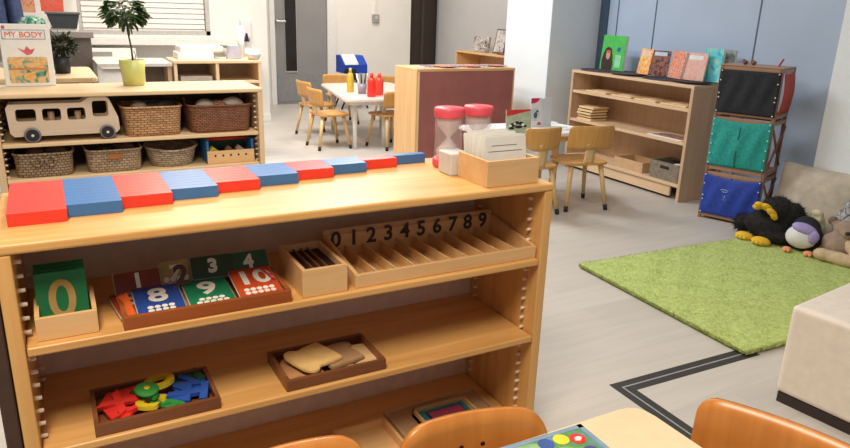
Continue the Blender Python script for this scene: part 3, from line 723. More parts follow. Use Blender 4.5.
# shelf contents
for i, (y, w_) in enumerate(((2.52, .22), (2.26, .20), (2.03, .20), (1.78, .22))):
    t = thing('wooden_puzzle', 'flat wooden puzzle board on the second bookshelf board, %s' % ['at the far end', 'second from the far end', 'third from the far end', 'at the near end'][i], 'puzzle', (3.71, y-w_/2, .6125), 0, 'puzzle boards on the bookshelf')
    MB().box(0, .2, 0, w_, 0, .010, .002).build('board', birch, t); MB().prism(rrect(.04, .16, .04, w_-.04, .03), .010, .015).build('inset', oak_y, t)
for i in range(5):
    o = MB().box(0, .16, 0, .16, 0, .014, .002).build('wooden_board', birch, None, (3.70+.008*math.sin(i*2), 2.53+.01*math.sin(i*1.3), .3955+i*.022), (0, 0, .04*math.sin(i*5)))
    tag(o, 'pale wooden board in the stack behind the wide backed chair, %s' % ['bottom one', 'second from the bottom', 'middle one', 'second from the top', 'top one'][i], 'board', 'stacked boards on the bookshelf')
    if i < 4:
        pass
t = thing('picture_book', 'open picture book lying on the third bookshelf board', 'book', (3.70, 1.66, .3955))
MB().box(0, .17, 0, .30, 0, .006, .001).build('pages', paper, t); MB().box(.02, .15, .02, .28, .006, .007).build('picture', patches('open_book_print', [(.55, .5, .45), (.4, .1, .06), (.15, .08, .06), (.7, .65, .6)], 30), t)
t = open_box('wooden_tray', 'brown wooden tray on the lowest bookshelf board', 'tray', (3.70, 2.24, .1125), .2, .28, .07, .01, oak, 0)
t.location = (3.72, 1.98, .1125)
t.scale = (1, 1, 1)
t = open_box('handled_basket', 'grey woven box with a dark hand slot on the lowest bookshelf board', 'basket', (3.71, 1.655, .1125), .2, .25, .12, .008, wicker('grey_weave', (.45, .38, .29), (.2, .16, .12), 80, 120))
MB().box(-.001, .003, .08, .16, .075, .098, .004).build('hand_slot', black, t)
MB().ell((.08, .08, .10), (.05, .03, .012), m=paper).ell((.12, .16, .10), (.06, .05, .02), m=black).build('contents', None, t)

# ------------------------------------------------------------------ fabric tower
TX, TY0, TY1 = 3.52, .95, 1.29
t = thing('fabric_tower', 'tall brown wooden tower with black, teal and blue fabric pockets', 'storage tower', (3.65, .995, 0), .34)
tw = wood('tower_wood', (.30, .15, .10), (.20, .09, .06), 2); tww = wood('tower_wood_light', (.42, .24, .15), (.32, .17, .10), 1)
TD = .24; TW = .34
for nm, (x, y) in {'a': (0, 0), 'b': (0, TW-.018), 'c': (TD-.018, 0), 'd': (TD-.018, TW-.018)}.items():
    MB().box(x, x+.018, y, y+.018, 0, .92, .002).build('post', tw, t)
for z in (.03, .285, .325, .615, .655, .905):
    MB().box(0.002, .016, .018, TW-.018, z-.015, z+.008, .002).box(TD-.016, TD-.002, .018, TW-.018, z-.015, z+.008, .002).box(.018, TD-.018, .002, .016, z-.015, z+.008, .002).box(.018, TD-.018, TW-.016, TW-.002, z-.015, z+.008, .002).build('rail', tww, t)
for z in (.02, .312, .642): MB().box(.004, TD-.004, .004, TW-.004, z-.004, z+.004).build('board', tww, t)
MB().box(.0, TD, 0, TW, .915, .922, .002).build('top', tww, t)
stud = plain('white_stud', (.85, .85, .85), .3)
def pocket(nm, z0, z1, m, sag, splitg=False, bulge=.014):
    def fn(u, v):
        y = .006+u*(TW-.012); z = z0+(z1-z0)*v
        top = sag*math.sin(PI*u)*v**3
        x = -.006-bulge*math.sin(PI*u)**.7*math.sin(PI*min(1, v*1.0))**.8 - .004*math.sin(u*23+v*5)*math.sin(PI*v)
        return (x, y, z-top)
    p_ = MB().grid(fn, 28, 20, thick=.003).build(nm, m, t)
    for u in (0.03, .97):
        for v in (.03, .35, .45, .75, .97) if not splitg else (.05, .25, .45, .65, .85, .97):
            x, y, z = fn(u, v); MB().ell((x-.004, y, z), .0045, sub=1).build('stud', stud, p_)
    return p_
pocket('black_pocket', .65, .895, plain('black_cloth', (.012, .013, .02), .8, .2, scale=60, bump=.2, bscale=300), .0, False, .006)
p_ = pocket('teal_pocket', .335, .618, plain('teal_cloth', (.012, .30, .27), .75, .12, scale=60, bump=.2, bscale=300), .015, True)
MB().grid(lambda u, v: (-.023-.003*math.sin(v*9), .17+.004*math.sin(v*4)+(u-.5)*.006, .345+.235*v), 2, 10, thick=.002).build('centre_seam', plain('dark_teal', (.005, .10, .09), .8), p_)
p_ = pocket('blue_pocket', .035, .282, plain('royal_blue_cloth', (.015, .05, .36), .7, .12, scale=50, bump=.2, bscale=300), .02)
MB().tube([(-.025+.0*k, .20+.022*math.cos(a), .195+.007*math.sin(a)) for k, a in enumerate([.3+i*.45 for i in range(12)])], .0018, n=5).tube([(-.024, .192, .165), (-.024, .184, .14), (-.024, .20, .14), (-.024, .192, .165)], .0016, n=5).build('printed_mark', plain('pale_blue_print', (.4, .5, .75), .5), p_)
MB().grid(lambda u, v: (.02+u*(TD-.04), -.004-.012*math.sin(PI*v), .665+.225*v), 8, 10, thick=.003).build('red_side_cloth', plain('red_cloth', (.50, .06, .03), .7, .1, bump=.2), t)
for a, b_ in (((.01, .0, .35), (.24, .0, .58)), ((.24, .0, .35), (.01, .0, .58)), ((.01, 0, .06), (.24, 0, .27)), ((.24, 0, .06), (.01, 0, .27))):
    MB().tube([a, b_], .007, n=6).build('cross_brace', tw, t)
for i, (x, y, c, lb) in enumerate(((3.66, 1.25, (.22, .06, .05), 'small dark red toy on top of the fabric tower, left one'), (3.68, 1.21, (.25, .09, .06), 'small brown red toy on top of the fabric tower, right of the dark red one'))):
    o = MB().ell((0, 0, .012), (.016, .014, .012)).ell((0, .012, .022), .008).build('small_toy', plain('toy_%d' % i, c, .5), None, (x, y, .9225)); tag(o, lb, 'toy')
o = MB().box(-.004, .004, -.005, .005, 0, .05, .003).build('toy_peg', plain('dark_pink_toy', (.45, .03, .08), .5), None, (3.75, 1.10, .9225), (.5, 0, 0)); tag(o, 'thin dark pink peg sticking up from the fabric tower top', 'toy')

# ------------------------------------------------------------------ rug
def rug():
    x0, x1, y0, y1 = 2.25, 3.72, -.02, .94
    rm = plain('lime_green_pile', (.44, .53, .17), .9, .12, scale=70, bump=.8, bscale=120)
    t = thing('rug', 'lime green shaggy rug in front of the plush toys', 'rug', (2.212, -.034, 0), -.047)
    def fn(u, v):
        return (u*(x1-x0), v*(y1-y0), .012+.002*math.sin(u*40)*math.sin(v*31)+random.uniform(-.0015, .0015))
    MB().grid(fn, 120, 80, thick=-.010).build('backing', rm, t)
    bm = bmesh.new(); R = random.random
    for i in range(42000):
        x = R()*(x1-x0); y = R()*(y1-y0)
        if i < 3500:
            e = i % 4
            if e == 0: y = -.002
            elif e == 1: y = y1-y0+.002
            elif e == 2: x = -.002
            else: x = x1-x0+.002
        a = R()*6.28; l = .012+R()*.014; dx, dy = math.cos(a)*.0035, math.sin(a)*.0035; ox, oy = (R()-.5)*.020, (R()-.5)*.020
        v = [bm.verts.new((x-dx, y-dy, .008)), bm.verts.new((x+dx, y+dy, .008)), bm.verts.new((x+ox, y+oy, .010+l*.75))]
        bm.faces.new(v)
    me = bpy.data.meshes.new('pile'); bm.to_mesh(me); bm.free(); me.materials.append(rm)
    o = bpy.data.objects.new('pile', me); COL.objects.link(o); o.parent = t; o['kind'] = 'stuff'
rug()
# floor tape
tp = plain('black_tape', (.035, .032, .03), .6, .05)
t = thing('floor_marking', 'double black tape line turning a corner on the grey floor', 'tape', (1.617, .032, 0), -.03)
for d0, d1, m_, nm in ((0, .028, tp, 'outer_tape'), (.034, .062, tp, 'inner_tape'), (.028, .034, plain('pale_gap_line', (.30, .30, .31), .5), 'pale_line')):
    MB().prism([(d0, -d0), (.66, -d0), (.66, -d1), (d1, -d1), (d1, -1.1), (d0, -1.1)], .0, .0009).build(nm, m_, t)

# ------------------------------------------------------------------ pouf
t = thing('pouf', 'cream upholstered square seat with a dark base at the right edge', 'pouf', (2.035, -.270, 0), .12)
mb = MB().box(0, .85, -.8, 0, .035, .335, .018, seg=4); mb.build('cushion', plain('cream_leatherette', (.76, .69, .60), .5, .03, bump=.05), t)
MB().box(.008, .84, -.79, -.008, 0, .035).build('base', plain('dark_base', (.03, .018, .015), .6), t)

# ------------------------------------------------------------------ cushions and plush toys
def cushion(name, label, loc, rot, sx, sz, th, m):
    def fn(s):
        def g(u, v):
            a, b_ = 2*u-1, 2*v-1
            k = (1-abs(a)**2.6)*(1-abs(b_)**2.6); pin = 1-.06*(1-abs(a*b_))
            return (a*sx/2*(1-.05*(1-b_*b_)), s*th/2*max(0, k)**.55+.004*math.sin(a*9+b_*4)*k, b_*sz/2*(1-.05*(1-a*a))+sz/2)
        return g
    o = MB().grid(fn(1), 20, 20).grid(fn(-1), 20, 20).build(name, m, None, loc, rot)
    return tag(o, label, 'cushion', 'cushions behind the plush toys')
cl = plain('beige_linen', (.50, .44, .35), .85, .08, scale=20, bump=.3)
cushion('cushion', 'large beige cushion leaning on the wall behind the plush toys', (3.74, .76, .022), (-.28, .0, -PI/2+.12), .46, .39, .12, cl)
cushion('cushion', 'beige cushion behind the large one at the right edge', (3.81, .34, .022), (-.12, .05, -PI/2-.1), .36, .42, .09, plain('pale_linen', (.56, .50, .42), .85, .06, bump=.3))
def plush(name, label, cat, loc, rz, blobs, mat, parts=(), fuzz=0, vox=.006):
    t = thing(name, label, cat, loc, rz)
    mb = MB()
    for c, r, rot in blobs: mb.ell(c, r, rot=rot)
    o = mb.build('body', mat, t)
    md = o.modifiers.new('remesh', 'REMESH'); md.mode = 'VOXEL'; md.voxel_size = vox; md.use_smooth_shade = True
    sm = o.modifiers.new('smooth', 'SMOOTH'); sm.factor = .6; sm.iterations = 6
    if fuzz:
        me_b = bmesh.new(); R = random.gauss
        for c, r, rot in blobs:
            rr = (r, r, r) if isinstance(r, (int, float)) else r
            E_ = Euler(rot).to_matrix()
            for i in range(fuzz):
                d = Vector((R(0, 1), R(0, 1), R(0, 1))).normalized()
                p = Vector(c)+E_ @ Vector((d.x*rr[0], d.y*rr[1], d.z*rr[2])); n = E_ @ Vector((d.x/rr[0], d.y/rr[1], d.z/rr[2])).normalized()
                if p.z < .002: continue
                q = p+n*.012+Vector((R(0, .006), R(0, .006), R(0, .006)-.004)); s_ = n.cross(Vector((R(0, 1), R(0, 1), R(0, 1)))).normalized()*.0022
                me_b.faces.new([me_b.verts.new(p-n*.004-s_), me_b.verts.new(p-n*.004+s_), me_b.verts.new(q)])
        me = bpy.data.meshes.new('fur'); me_b.to_mesh(me); me_b.free(); me.materials.append(mat)
        f = bpy.data.objects.new('fur', me); COL.objects.link(f); f.parent = t; f['kind'] = 'stuff'
    for nm, bl_, m_ in parts:
        mb = MB()
        for c, r, rot in bl_: mb.ell(c, r, rot=rot, sub=3)
        mb.build(nm, m_, t)
    return t
yel = plain('yellow_plush', (.72, .44, .02), .8, .08, bump=.3)
Z = (0, 0, 0)
# black bird: faces -X (towards the camera side)
plush('plush_bird', 'black shaggy plush bird with yellow beak and feet, beside the fabric tower', 'plush toy', (3.42, .80, .020), .15,
      [((.10, .0, .075), (.12, .14, .08), Z), ((.10, -.02, .16), (.085, .09, .08), Z), ((.10, .15, .05), (.07, .05, .05), Z), ((.12, -.10, .12), (.07, .06, .10), Z), ((.03, -.06, .04), (.07, .10, .04), Z)],
      plain('black_fur', (.010, .009, .009), .95, .2), fuzz=700,
      parts=(('beak', [((-.012, .022, .196), (.040, .030, .017), (0, .5, 0)), ((-.008, -.010, .192), (.040, .028, .017), (0, .6, 0)), ((.0, .045, .182), (.036, .024, .017), (0, .3, .4)), ((-.008, -.040, .172), (.036, .026, .017), (0, .7, -.3)), ((-.008, -.056, .155), (.028, .018, .016), (0, .9, -.3))], yel),
             ('left_foot', [((-.045, .065, .018), (.036, .050, .023), Z), ((-.07, .085, .016), (.018, .015, .013), Z), ((-.075, .065, .016), (.018, .013, .013), Z), ((-.07, .045, .016), (.018, .013, .013), Z)], yel),
             ('right_foot', [((-.06, -.035, .018), (.038, .052, .024), Z), ((-.085, -.015, .016), (.018, .015, .013), Z), ((-.09, -.035, .016), (.018, .013, .013), Z), ((-.085, -.055, .016), (.018, .013, .013), Z)], yel)))
pw = plain('white_plush', (.72, .72, .75), .85, .04); pp = plain('lilac_plush', (.36, .30, .60), .85, .08, bump=.3); po = plain('orange_plush', (.80, .32, .14), .8, .06)
plush('plush_penguin', 'round plush penguin with white belly and lilac scarf, right of the black bird', 'plush toy', (3.48, .595, .020), .50,
      [((0, 0, .08), (.066, .088, .078), Z), ((.035, -.0, .10), (.058, .074, .082), Z)], plain('black_plush', (.012, .012, .016), .9, .1),
      parts=(('belly', [((-.018, .008, .080), (.057, .080, .064), Z)], pw), ('scarf', [((-.030, .002, .125), (.043, .064, .030), (.25, 0, 0)), ((-.054, -.040, .095), (.022, .030, .036), (.2, 0, 0))], pp),
             ('left_foot', [((-.065, .065, .014), (.025, .022, .014), Z), ((-.085, .072, .013), (.012, .009, .009), Z), ((-.085, .056, .013), (.012, .009, .009), Z)], po),
             ('right_foot', [((-.08, -.035, .014), (.025, .024, .014), Z), ((-.1, -.025, .013), (.012, .009, .009), Z), ((-.1, -.045, .013), (.012, .009, .009), Z)], po)))
plush('plush_lamb', 'small cream pompom plush peeping over the penguin', 'plush toy', (3.63, .64, .018), 0,
      [((0, 0, .10), (.05, .05, .09), Z), ((-.01, -.005, .18), (.028, .034, .022), Z), ((-.01, .04, .155), (.02, .02, .02), Z), ((-.02, -.03, .15), (.018, .018, .018), Z)], plain('cream_plush', (.58, .52, .34), .9, .08, bump=.4))
brn = plain('brown_plush', (.32, .235, .18), .9, .08, bump=.4); tan = plain('tan_plush', (.56, .42, .27), .9, .08, bump=.4)
plush('plush_bear', 'grey brown plush bear with a dark nose, right of the penguin', 'plush toy', (3.545, .44, .018), .45,
      [((0, .01, .065), (.075, .075, .065), Z), ((.02, -.01, .15), (.055, .060, .050), Z), ((-.02, -.02, .145), (.035, .032, .028), Z), ((.03, .05, .18), (.02, .025, .025), Z), ((.0, .03, .085), (.05, .06, .05), Z)], brn,
      parts=(('nose', [((-.052, -.022, .152), (.010, .013, .010), Z)], black), ('ear', [((.03, .055, .185), (.018, .024, .024), Z)], plain('brown_plush_dark', (.18, .12, .09), .9))))
plush('plush_dog', 'tan plush dog with long legs stretched on the rug at the right edge', 'plush toy', (3.50, .36, .018), 0,
      [((-.05, .02, .034), (.036, .12, .034), (0, 0, .15)), ((-.02, -.10, .045), (.05, .10, .042), Z), ((.02, .0, .075), (.033, .11, .032), (.3, 0, -.3)), ((.06, -.14, .09), (.09, .11, .08), Z), ((-.065, .10, .034), (.038, .045, .033), Z)], tan)
plush('plush_owl', 'grey and white speckled plush at the right edge in front of the cushions', 'plush toy', (3.73, .50, .018), 0,
      [((0, 0, .13), (.07, .10, .12), Z), ((0, -.02, .24), (.06, .08, .05), Z)], patches('speckled_plush', [(.05, .05, .055), (.25, .25, .26), (.55, .55, .56), (.08, .08, .09)], 45, .9))

# ------------------------------------------------------------------ rear cabinet contents
RZ = .5405; RY = 2.10
# wooden bus
t = thing('wooden_bus', 'pale wooden cut-out toy bus with black wheels in the rear cabinet', 'toy bus', (-.075, RY+.0, RZ))
out = [(.0, .155), (.012, .172), (.30, .172), (.335, .196), (.40, .197), (.420, .185), (.437, .14), (.452, .10), (.455, .045), (.44, .028), (.02, .028), (.006, .045)]
def quad(x0, x1, z0, z1, sk=0): return rrect(x0, x1, z0, z1, .012, 3)
holes = [quad(.035, .115, .095, .150), quad(.140, .215, .095, .150), quad(.240, .315, .095, .150), rrect(.345, .412, .105, .178, .012, 3)]
bw_ = wood('bus_wood', (.70, .56, .42), (.60, .46, .33), 0)
MR = Matrix(((1, 0, 0, 0), (0, 0, -1, 0), (0, 1, 0, 0), (0, 0, 0, 1)))
for y in (0, .10): shape('side_board', out, holes, .012, bw_, t, Matrix.Translation((0, y+.006, 0)) @ MR)
MB().box(.02, .44, .012, .094, .030, .042).build('floor_board', bw_, t)
MB().box(.01, .03, .012, .094, .042, .165).build('end_board', bw_, t)
for x in (.165, .275): MB().cyl((x+.01, .05, .042), (x+.01, .05, .13), .014, n=12).build('peg_passenger', oak_v, t)
grr = plain('grey_tyre', (.22, .20, .20), .6); hubm = plain('pale_hub', (.75, .7, .65), .5)
for x in (.092, .400):
    for y0 in (-.014, .112):
        w_ = MB().cyl((x, y0, .034), (x, y0+.014, .034), .034, n=24, bev=.003).build('wheel', grr, t)
        MB().cyl((x, y0-.0015, .034), (x, y0+.0155, .034), .027, n=24).build('wheel_disc', black, w_)
        MB().cyl((x, y0-.003, .034), (x, y0+.017, .034), .006, n=12).build('hub', hubm, w_)
def basket(label, x0, x1, h, m, y=RY, z=RZ, dep=.26, taper=.04, group='baskets in the rear cabinet', dip=0, rnd=6, handle=None, contents=(), oval=False, name='wicker_basket'):
    t = thing(name, label, 'basket', ((x0+x1)/2, y+dep/2, z), 0, group)
    wx, wy = (x1-x0)/2, dep/2
    n = 48
    def ringpt(a, k, sc):
        ca, sa = math.cos(a), math.sin(a); w = (abs(ca)**rnd+abs(sa)**rnd)**(-1/rnd)
        return ca*w*wx*sc, sa*w*wy*sc
    def fo(u, v):
        a = 2*PI*u; sc = 1-taper*2.2*(1-v); x, y_ = ringpt(a, 0, sc)
        zt = h-(dip*(math.cos(a*1)**2 < .2 and 1 or 0)*0)-dip*(1-abs(math.cos(a)))
        return (x, y_, zt*v)
    MB().grid(fo, n, 10, thick=.006).build('woven_body', m, t)
    MB().prism([ringpt(2*PI*k/n, 0, 1-taper*2.2) for k in range(n)], .001, .008).build('base', m, t)
    MB().tube([fo(k/n, 1) for k in range(n)], .0065, n=6, closed=True).build('rim', m, t)
    if handle == 'arch':
        for s in (-1, 1): MB().tube([(s*(wx+.0), -.03+.06*i/8, h*.98+.03*math.sin(PI*i/8)) for i in range(9)], .006, n=6).build('handle', m, t)
        MB().tube([(-.03+.06*i/8, -wy, h*.98+.022*math.sin(PI*i/8)) for i in range(9)], .006, n=6).build('handle', m, t)
    if handle == 'hole':
        MB().prism(rrect(-.035, .035, h*.62, h*.86, .01, 3), -.002, .004, M=TM(0, -wy*.985-.004, 0, PI/2)).build('handle_slot', plain('slot_orange', (.35, .13, .03), .6), t)
    if handle == 'ring':
        for s in (-1, 1): MB().tube([(s*.028+.020*math.cos(a), -wy-.004, h*.72+.022*math.sin(a)) for a in [i*PI/6 for i in range(12)]], .006, n=6, closed=True).build('handle', m, t)
    for i, (kind, c) in enumerate(contents):
        x = -wx*.6+(i+.5)*wx*1.3/len(contents)
        mb = MB().ell((x, -.02+.03*math.sin(i*3), h*.9), (wx*.30, wy*.5, .035+.008*math.sin(i*4)), rot=(0, .3*math.sin(i*2), i))
        mb.build('contents', c, t)
    return t
wk1 = wicker('orange_wicker', (.74, .42, .20), (.22, .09, .03), 38, 90); wk2 = wicker('red_brown_wicker', (.42, .17, .08), (.10, .03, .015), 60, 120)
wk3 = wicker('seagrass', (.46, .32, .19), (.12, .07, .04), 60, 80); wk4 = wicker('grey_seagrass', (.54, .39, .24), (.2, .13, .08), 50, 80); wk5 = wicker('pale_rattan', (.62, .49, .34), (.2, .13, .08), 40, 90)
dk = plain('dark_toys', (.03, .025, .03), .6); gy = plain('grey_toys', (.45, .40, .38), .6)
basket('orange brown wicker basket beside the wooden bus, filled with toys', .397, .672, .138, wk1, contents=[('t', gy), ('t', dk), ('t', dk)], dep=.24)
basket('red brown wicker basket with small handles, right of the orange one', .70, 1.018, .135, wk2, handle='arch', contents=[('t', paper), ('t', plain('pink_toys', (.5, .3, .25))), ('t', paper)], taper=.035)
LZ = .3785
basket('brown seagrass basket with two ring handles on the lower shelf at the left', -.075, .170, .105, wk3, z=LZ, handle='ring', taper=.02, contents=[('t', plain('brown_cloth', (.16, .08, .07), .9)), ('t', plain('brown_cloth2', (.22, .12, .09), .9))])
basket('grey brown seagrass basket with an orange hand slot', .222, .470, .102, wk4, z=LZ, handle='hole', taper=.02, contents=[('t', dk), ('t', plain('brown_cloth', (.16, .08, .07), .9))])
basket('pale rattan oval basket with a dipped rim', .492, .742, .092, wk5, z=LZ, rnd=2.4, taper=.08, dip=.012)
t = thing('toy_crate', 'small blue and red toy crate with five holes in its pale front board', 'crate', (.775, RY+.005, LZ))
MB().box(0, .24, 0, .012, 0, .066, .002).build('front_board', beechf, t)
for i in range(5): MB().cyl((.04+i*.039, -.001, .042), (.04+i*.039, .004, .042), .0055, n=10).build('hole', black, t)
for x in (0, .228): MB().box(x, x+.012, .012, .19, 0, .118, .002).build('side_board', plain('crate_blue', (.03, .16, .40), .5), t)
MB().box(.012, .228, .17, .182, .05, .118).build('back_board', plain('crate_green', (.02, .14, .08), .5), t)
MB().cyl((.012, .10, .110), (.228, .10, .110), .008, n=10).build('red_bar', red, t)
MB().box(.012, .228, .012, .17, 0, .008).build('base', beechf, t)
for x, c, lb in ((.82, (.70, .60, .05), 'yellow toy block in the blue and red crate'), (.90, (.25, .12, .08), 'brown toy block in the blue and red crate'), (.955, (.5, .35, .3), 'pale pink toy block in the blue and red crate')):
    o = MB().prism([(-.028, 0), (.028, 0), (.022, .05), (-.01, .075), (-.026, .06)], -.015, .015, M=TM(x, RY+.05, LZ+.009, PI/2)).build('toy_block', plain('block_%d' % int(x*100), c, .5)); tag(o, lb, 'block')

# ------------------------------------------------------------------ on the rear cabinet
t = thing('leaflet_display', 'white standing card titled MY BODY on the rear cabinet top', 'display card', (.035, 2.39, .7605))
MB().box(-.105, .105, -.006, .006, 0, .286, .002, M=TM(0, 0, 0, -.10)).build('panel', paper, t)
def fc(name, outer, col, z0=0, z1=.0008, rough=.5):
    return MB().prism(outer, .0065+z0, .0065+z1, M=TM(0, 0, 0, PI/2-.10)).build(name, plain('print_'+name+str(round(sum(col)*50)), col, rough, .1), t)
MB().prism(rrect(-.085, .080, .015, .135, .010), .0065, .0072, M=TM(0, 0, 0, PI/2-.10)).build('picture', patches('body_picture', [(.05, .18, .14), (.20, .40, .28), (.75, .40, .14), (.80, .55, .25), (.15, .30, .25)], 22), t)
fc('picture_band', rrect(-.085, .080, .075, .085, .002), (.55, .22, .06), .0008, .0014)
fc('figure_one', circ(-.045, .105, .02, 14, .016), (.80, .45, .18), .0008, .0014)
fc('figure_two', circ(.0, .045, .026, 14, .018), (.80, .42, .12), .0008, .0014)
fc('logo_shape', [(-.02, .16), (.0, .142), (.02, .15), (.035, .175), (.015, .168), (0, .185), (-.01, .165), (-.04, .178)], (.70, .12, .14))
fc('title_border', rrect(-.095, .085, .215, .26, .003), (.30, .35, .5)); fc('title_ground', rrect(-.091, .081, .219, .256, .003), (.80, .78, .74), .0008, .0014)
text('title', 'MY BODY', .036, plain('title_orange', (.75, .10, .04), .5), t, TM(-.005, 0, 0, PI/2-.10) @ TM(0, .236, .0095), .0006, 0)
fc('corner_mark', circ(-.085, .270, .008, 12), (.55, .08, .14))
# potted tree
t = thing('potted_tree', 'small leafy tree in a yellow green pot on the rear cabinet', 'potted plant', (.485, 2.34, .7605))
MB().lathe([(0, 0), (.046, 0), (.050, .003), (.062, .125), (.058, .125), (.046, .012), (0, .012)], n=32).build('pot', plain('yellow_green_pot', (.56, .56, .17), .4, .03), t)
MB().lathe([(0, .105), (.054, .108), (0, .112)]).build('soil', plain('soil', (.05, .035, .02), .9), t)
st = MB().tube([(.005, 0, .108), (.003, .0, .18), (-.006, .005, .26), (-.010, 0, .33)], [.005, .0045, .004, .003], n=7)
rnd_ = random.Random(3); brs = []
for i in range(9):
    a = i*2.4; e = (math.cos(a)*.06, math.sin(a)*.06, .31+.02*i*.6); st.tube([(-.009, 0, .28+i*.006), e], .0018, n=5); brs.append(e)
st.tube([(.012, 0, .11), (.02, 0, .15), (.012, 0, .165)], .002, n=5)
st.build('trunk', plain('bark', (.10, .06, .03), .8), t)
lf = bmesh.new()
def leaf(bm, p, d, up, L, w_):
    d = d.normalized(); s_ = d.cross(up).normalized(); u_ = s_.cross(d)
    pts = [(0, 0, 0), (.35, .5, .04), (.75, .4, .05), (1, 0, -.05), (.75, -.4, .05), (.35, -.5, .04)]
    vs = [bm.verts.new(p+d*L*a+s_*w_*b_+u_*L*c) for a, b_, c in pts]; mid = bm.verts.new(p+d*L*.55-u_*L*.04)
    for i in range(6): bm.faces.new((vs[i], vs[(i+1) % 6], mid))
for i in range(300):
    d = Vector((rnd_.gauss(0, 1), rnd_.gauss(0, 1), rnd_.gauss(0, .8)))
    d.normalize(); rr = rnd_.uniform(.35, 1)**.6
    p = Vector((-.01, 0, .350))+Vector((d.x*.088*rr, d.y*.088*rr, d.z*.068*rr)); leaf(lf, p, Vector((d.x, d.y, d.z*.4-.35)), Vector((rnd_.gauss(0, .4), rnd_.gauss(0, .4), 1)), rnd_.uniform(.034, .052), rnd_.uniform(.018, .026))
me = bpy.data.meshes.new('foliage'); lf.to_mesh(me); lf.free(); me.materials.append(plain('tree_leaves', (.045, .10, .025), .5, .3, scale=60))
o = bpy.data.objects.new('foliage', me); COL.objects.link(o); o.parent = t
# pale table behind the cabinet, with dark bushy plant
t = thing('side_table', 'pale wooden side table behind the rear cabinet carrying a dark plant', 'table', (-.1, 3.05, 0))
MB().prism(rounded([(-.45, -.31), (.45, -.31), (.45, .40), (-.45, .40)], .05), .735, .76, bev=.004).build('tabletop', birch, t)
for x in (-.40, .40):
    for y in (-.26, .35): MB().box(x-.02, x+.02, y-.02, y+.02, 0, .735, .003).build('leg', birch_v, t)
t = thing('potted_plant', 'dark bushy plant in a black pot beside the title card', 'potted plant', (.19, 3.02, .7605))
MB().lathe([(0, 0), (.038, 0), (.05, .09), (.046, .09), (.036, .01), (0, .01)]).build('pot', black, t)
lf = bmesh.new()
for i in range(420):
    d = Vector((rnd_.gauss(0, 1), rnd_.gauss(0, 1), rnd_.gauss(.1, .7))).normalized(); rr = rnd_.uniform(.3, 1)
    p = Vector((.01, 0, .155))+Vector((d.x*.075*rr, d.y*.06*rr, d.z*.060*rr)); leaf(lf, p, Vector((d.x, d.y, d.z-.1)), Vector((.1, rnd_.gauss(0, .3), 1)), .032, .013)
me = bpy.data.meshes.new('foliage'); lf.to_mesh(me); lf.free(); me.materials.append(plain('dark_leaves', (.035, .045, .02), .6, .3, scale=60))
o = bpy.data.objects.new('foliage', me); COL.objects.link(o); o.parent = t
MB().cyl((0, 0, .02), (0.01, 0, .14), .006, n=7).build('stem', plain('bark', (.10, .06, .03), .8), t)

# second pale shelf unit behind
t = thing('cube_shelf', 'pale wooden shelf unit with open compartments below the window', 'shelf', (.93, 3.92, 0))
MB().box(0, .645, 0, .36, .735, .757, .003).build('top', birch, t)
for x, m_ in ((0, birch_v), (.30, birch_v), (.621, birch_v)): MB().box(x, x+.024, .004, .35, 0, .735, .002).build('upright', m_, t)
MB().box(.024, .621, .004, .35, .585, .605, .002).build('shelf', birch, t); MB().box(.024, .621, .004, .35, .2, .22, .002).build('shelf', birch, t)
MB().box(.024, .621, .34, .35, .0, .735).build('back_panel', plain('pale_back', (.55, .45, .34), .6), t)
MB().box(.05, .28, .04, .3, .6055, .64, .003).build('drawer', plain('grey_beige_drawer', (.48, .42, .36), .6), t)
# white low table
t = thing('white_bench', 'white table with a dark opening beside the shelf unit', 'table', (.425, 3.93, 0))
MB().box(0, .50, 0, .5, .715, .74, .003).build('tabletop', plain('bench_grey', (.60, .56, .50), .5), t)
MB().box(.28, .31, .02, .48, 0, .715).build('upright', offwhite, t); MB().box(.465, .495, .02, .48, 0, .715).build('upright', oak_v, t); MB().box(0, .03, .02, .48, 0, .715).build('upright', offwhite, t)
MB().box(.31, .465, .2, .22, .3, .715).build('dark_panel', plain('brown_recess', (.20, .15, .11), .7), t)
# sink counter and clutter beneath the window
t = thing('sink_counter', 'white counter below the window', 'counter', (-.9, 5.08, 0))
MB().box(0, 2.45, 0, .42, .60, .63, .004).build('worktop', offwhite, t); MB().box(.02, 2.43, .03, .42, 0, .60).build('body', offwhite, t)
t = thing('radiator', 'white radiator with a slotted grille under the sill', 'radiator', (.35, 5.42, .632))
MB().box(0, .5, 0, .06, 0, .12, .004).build('body', white, t)
MB().box(.03, .30, -.002, .002, .05, .09).build('grille', plain('grey_grille', (.30, .28, .25), .5), t)
t = thing('appliance', 'grey brown metal appliance behind the dark plant', 'appliance', (.17, 4.45, 0))
MB().box(0, .265, 0, .4, 0, .885, .004).build('body', plain('grey_brown_metal', (.11, .085, .07), .4), t)
MB().box(0, .285, -.02, .4, .885, .93, .004).build('hood', plain('warm_grey_metal', (.24, .21, .19), .35), t)
MB().box(.07, .16, -.024, -.018, .895, .905).build('handle', steel, t)
t = thing('storage_box', 'dark grey plastic box on the appliance', 'box', (.16, 4.46, .9305))
MB().prism([(.03, 0), (.19, 0), (.215, .10), (0, .10)], 0, .26, M=Matrix(((1, 0, 0, 0), (0, 0, 1, 0), (0, 1, 0, .022), (0, 0, 0, 1)))).build('bin', plain('dark_slate_plastic', (.03, .036, .042), .4), t)
MB().box(-.008, .223, -.008, .268, .122, .136, .003).build('lid', plain('slate_lid', (.10, .105, .105), .4), t)
MB().box(.02, .20, .01, .24, 0, .022).build('stand', offwhite, t)
t = thing('work_shelf', 'narrow shelf carrying a red bag and green bag behind the title card', 'shelf', (-.45, 4.75, 0))
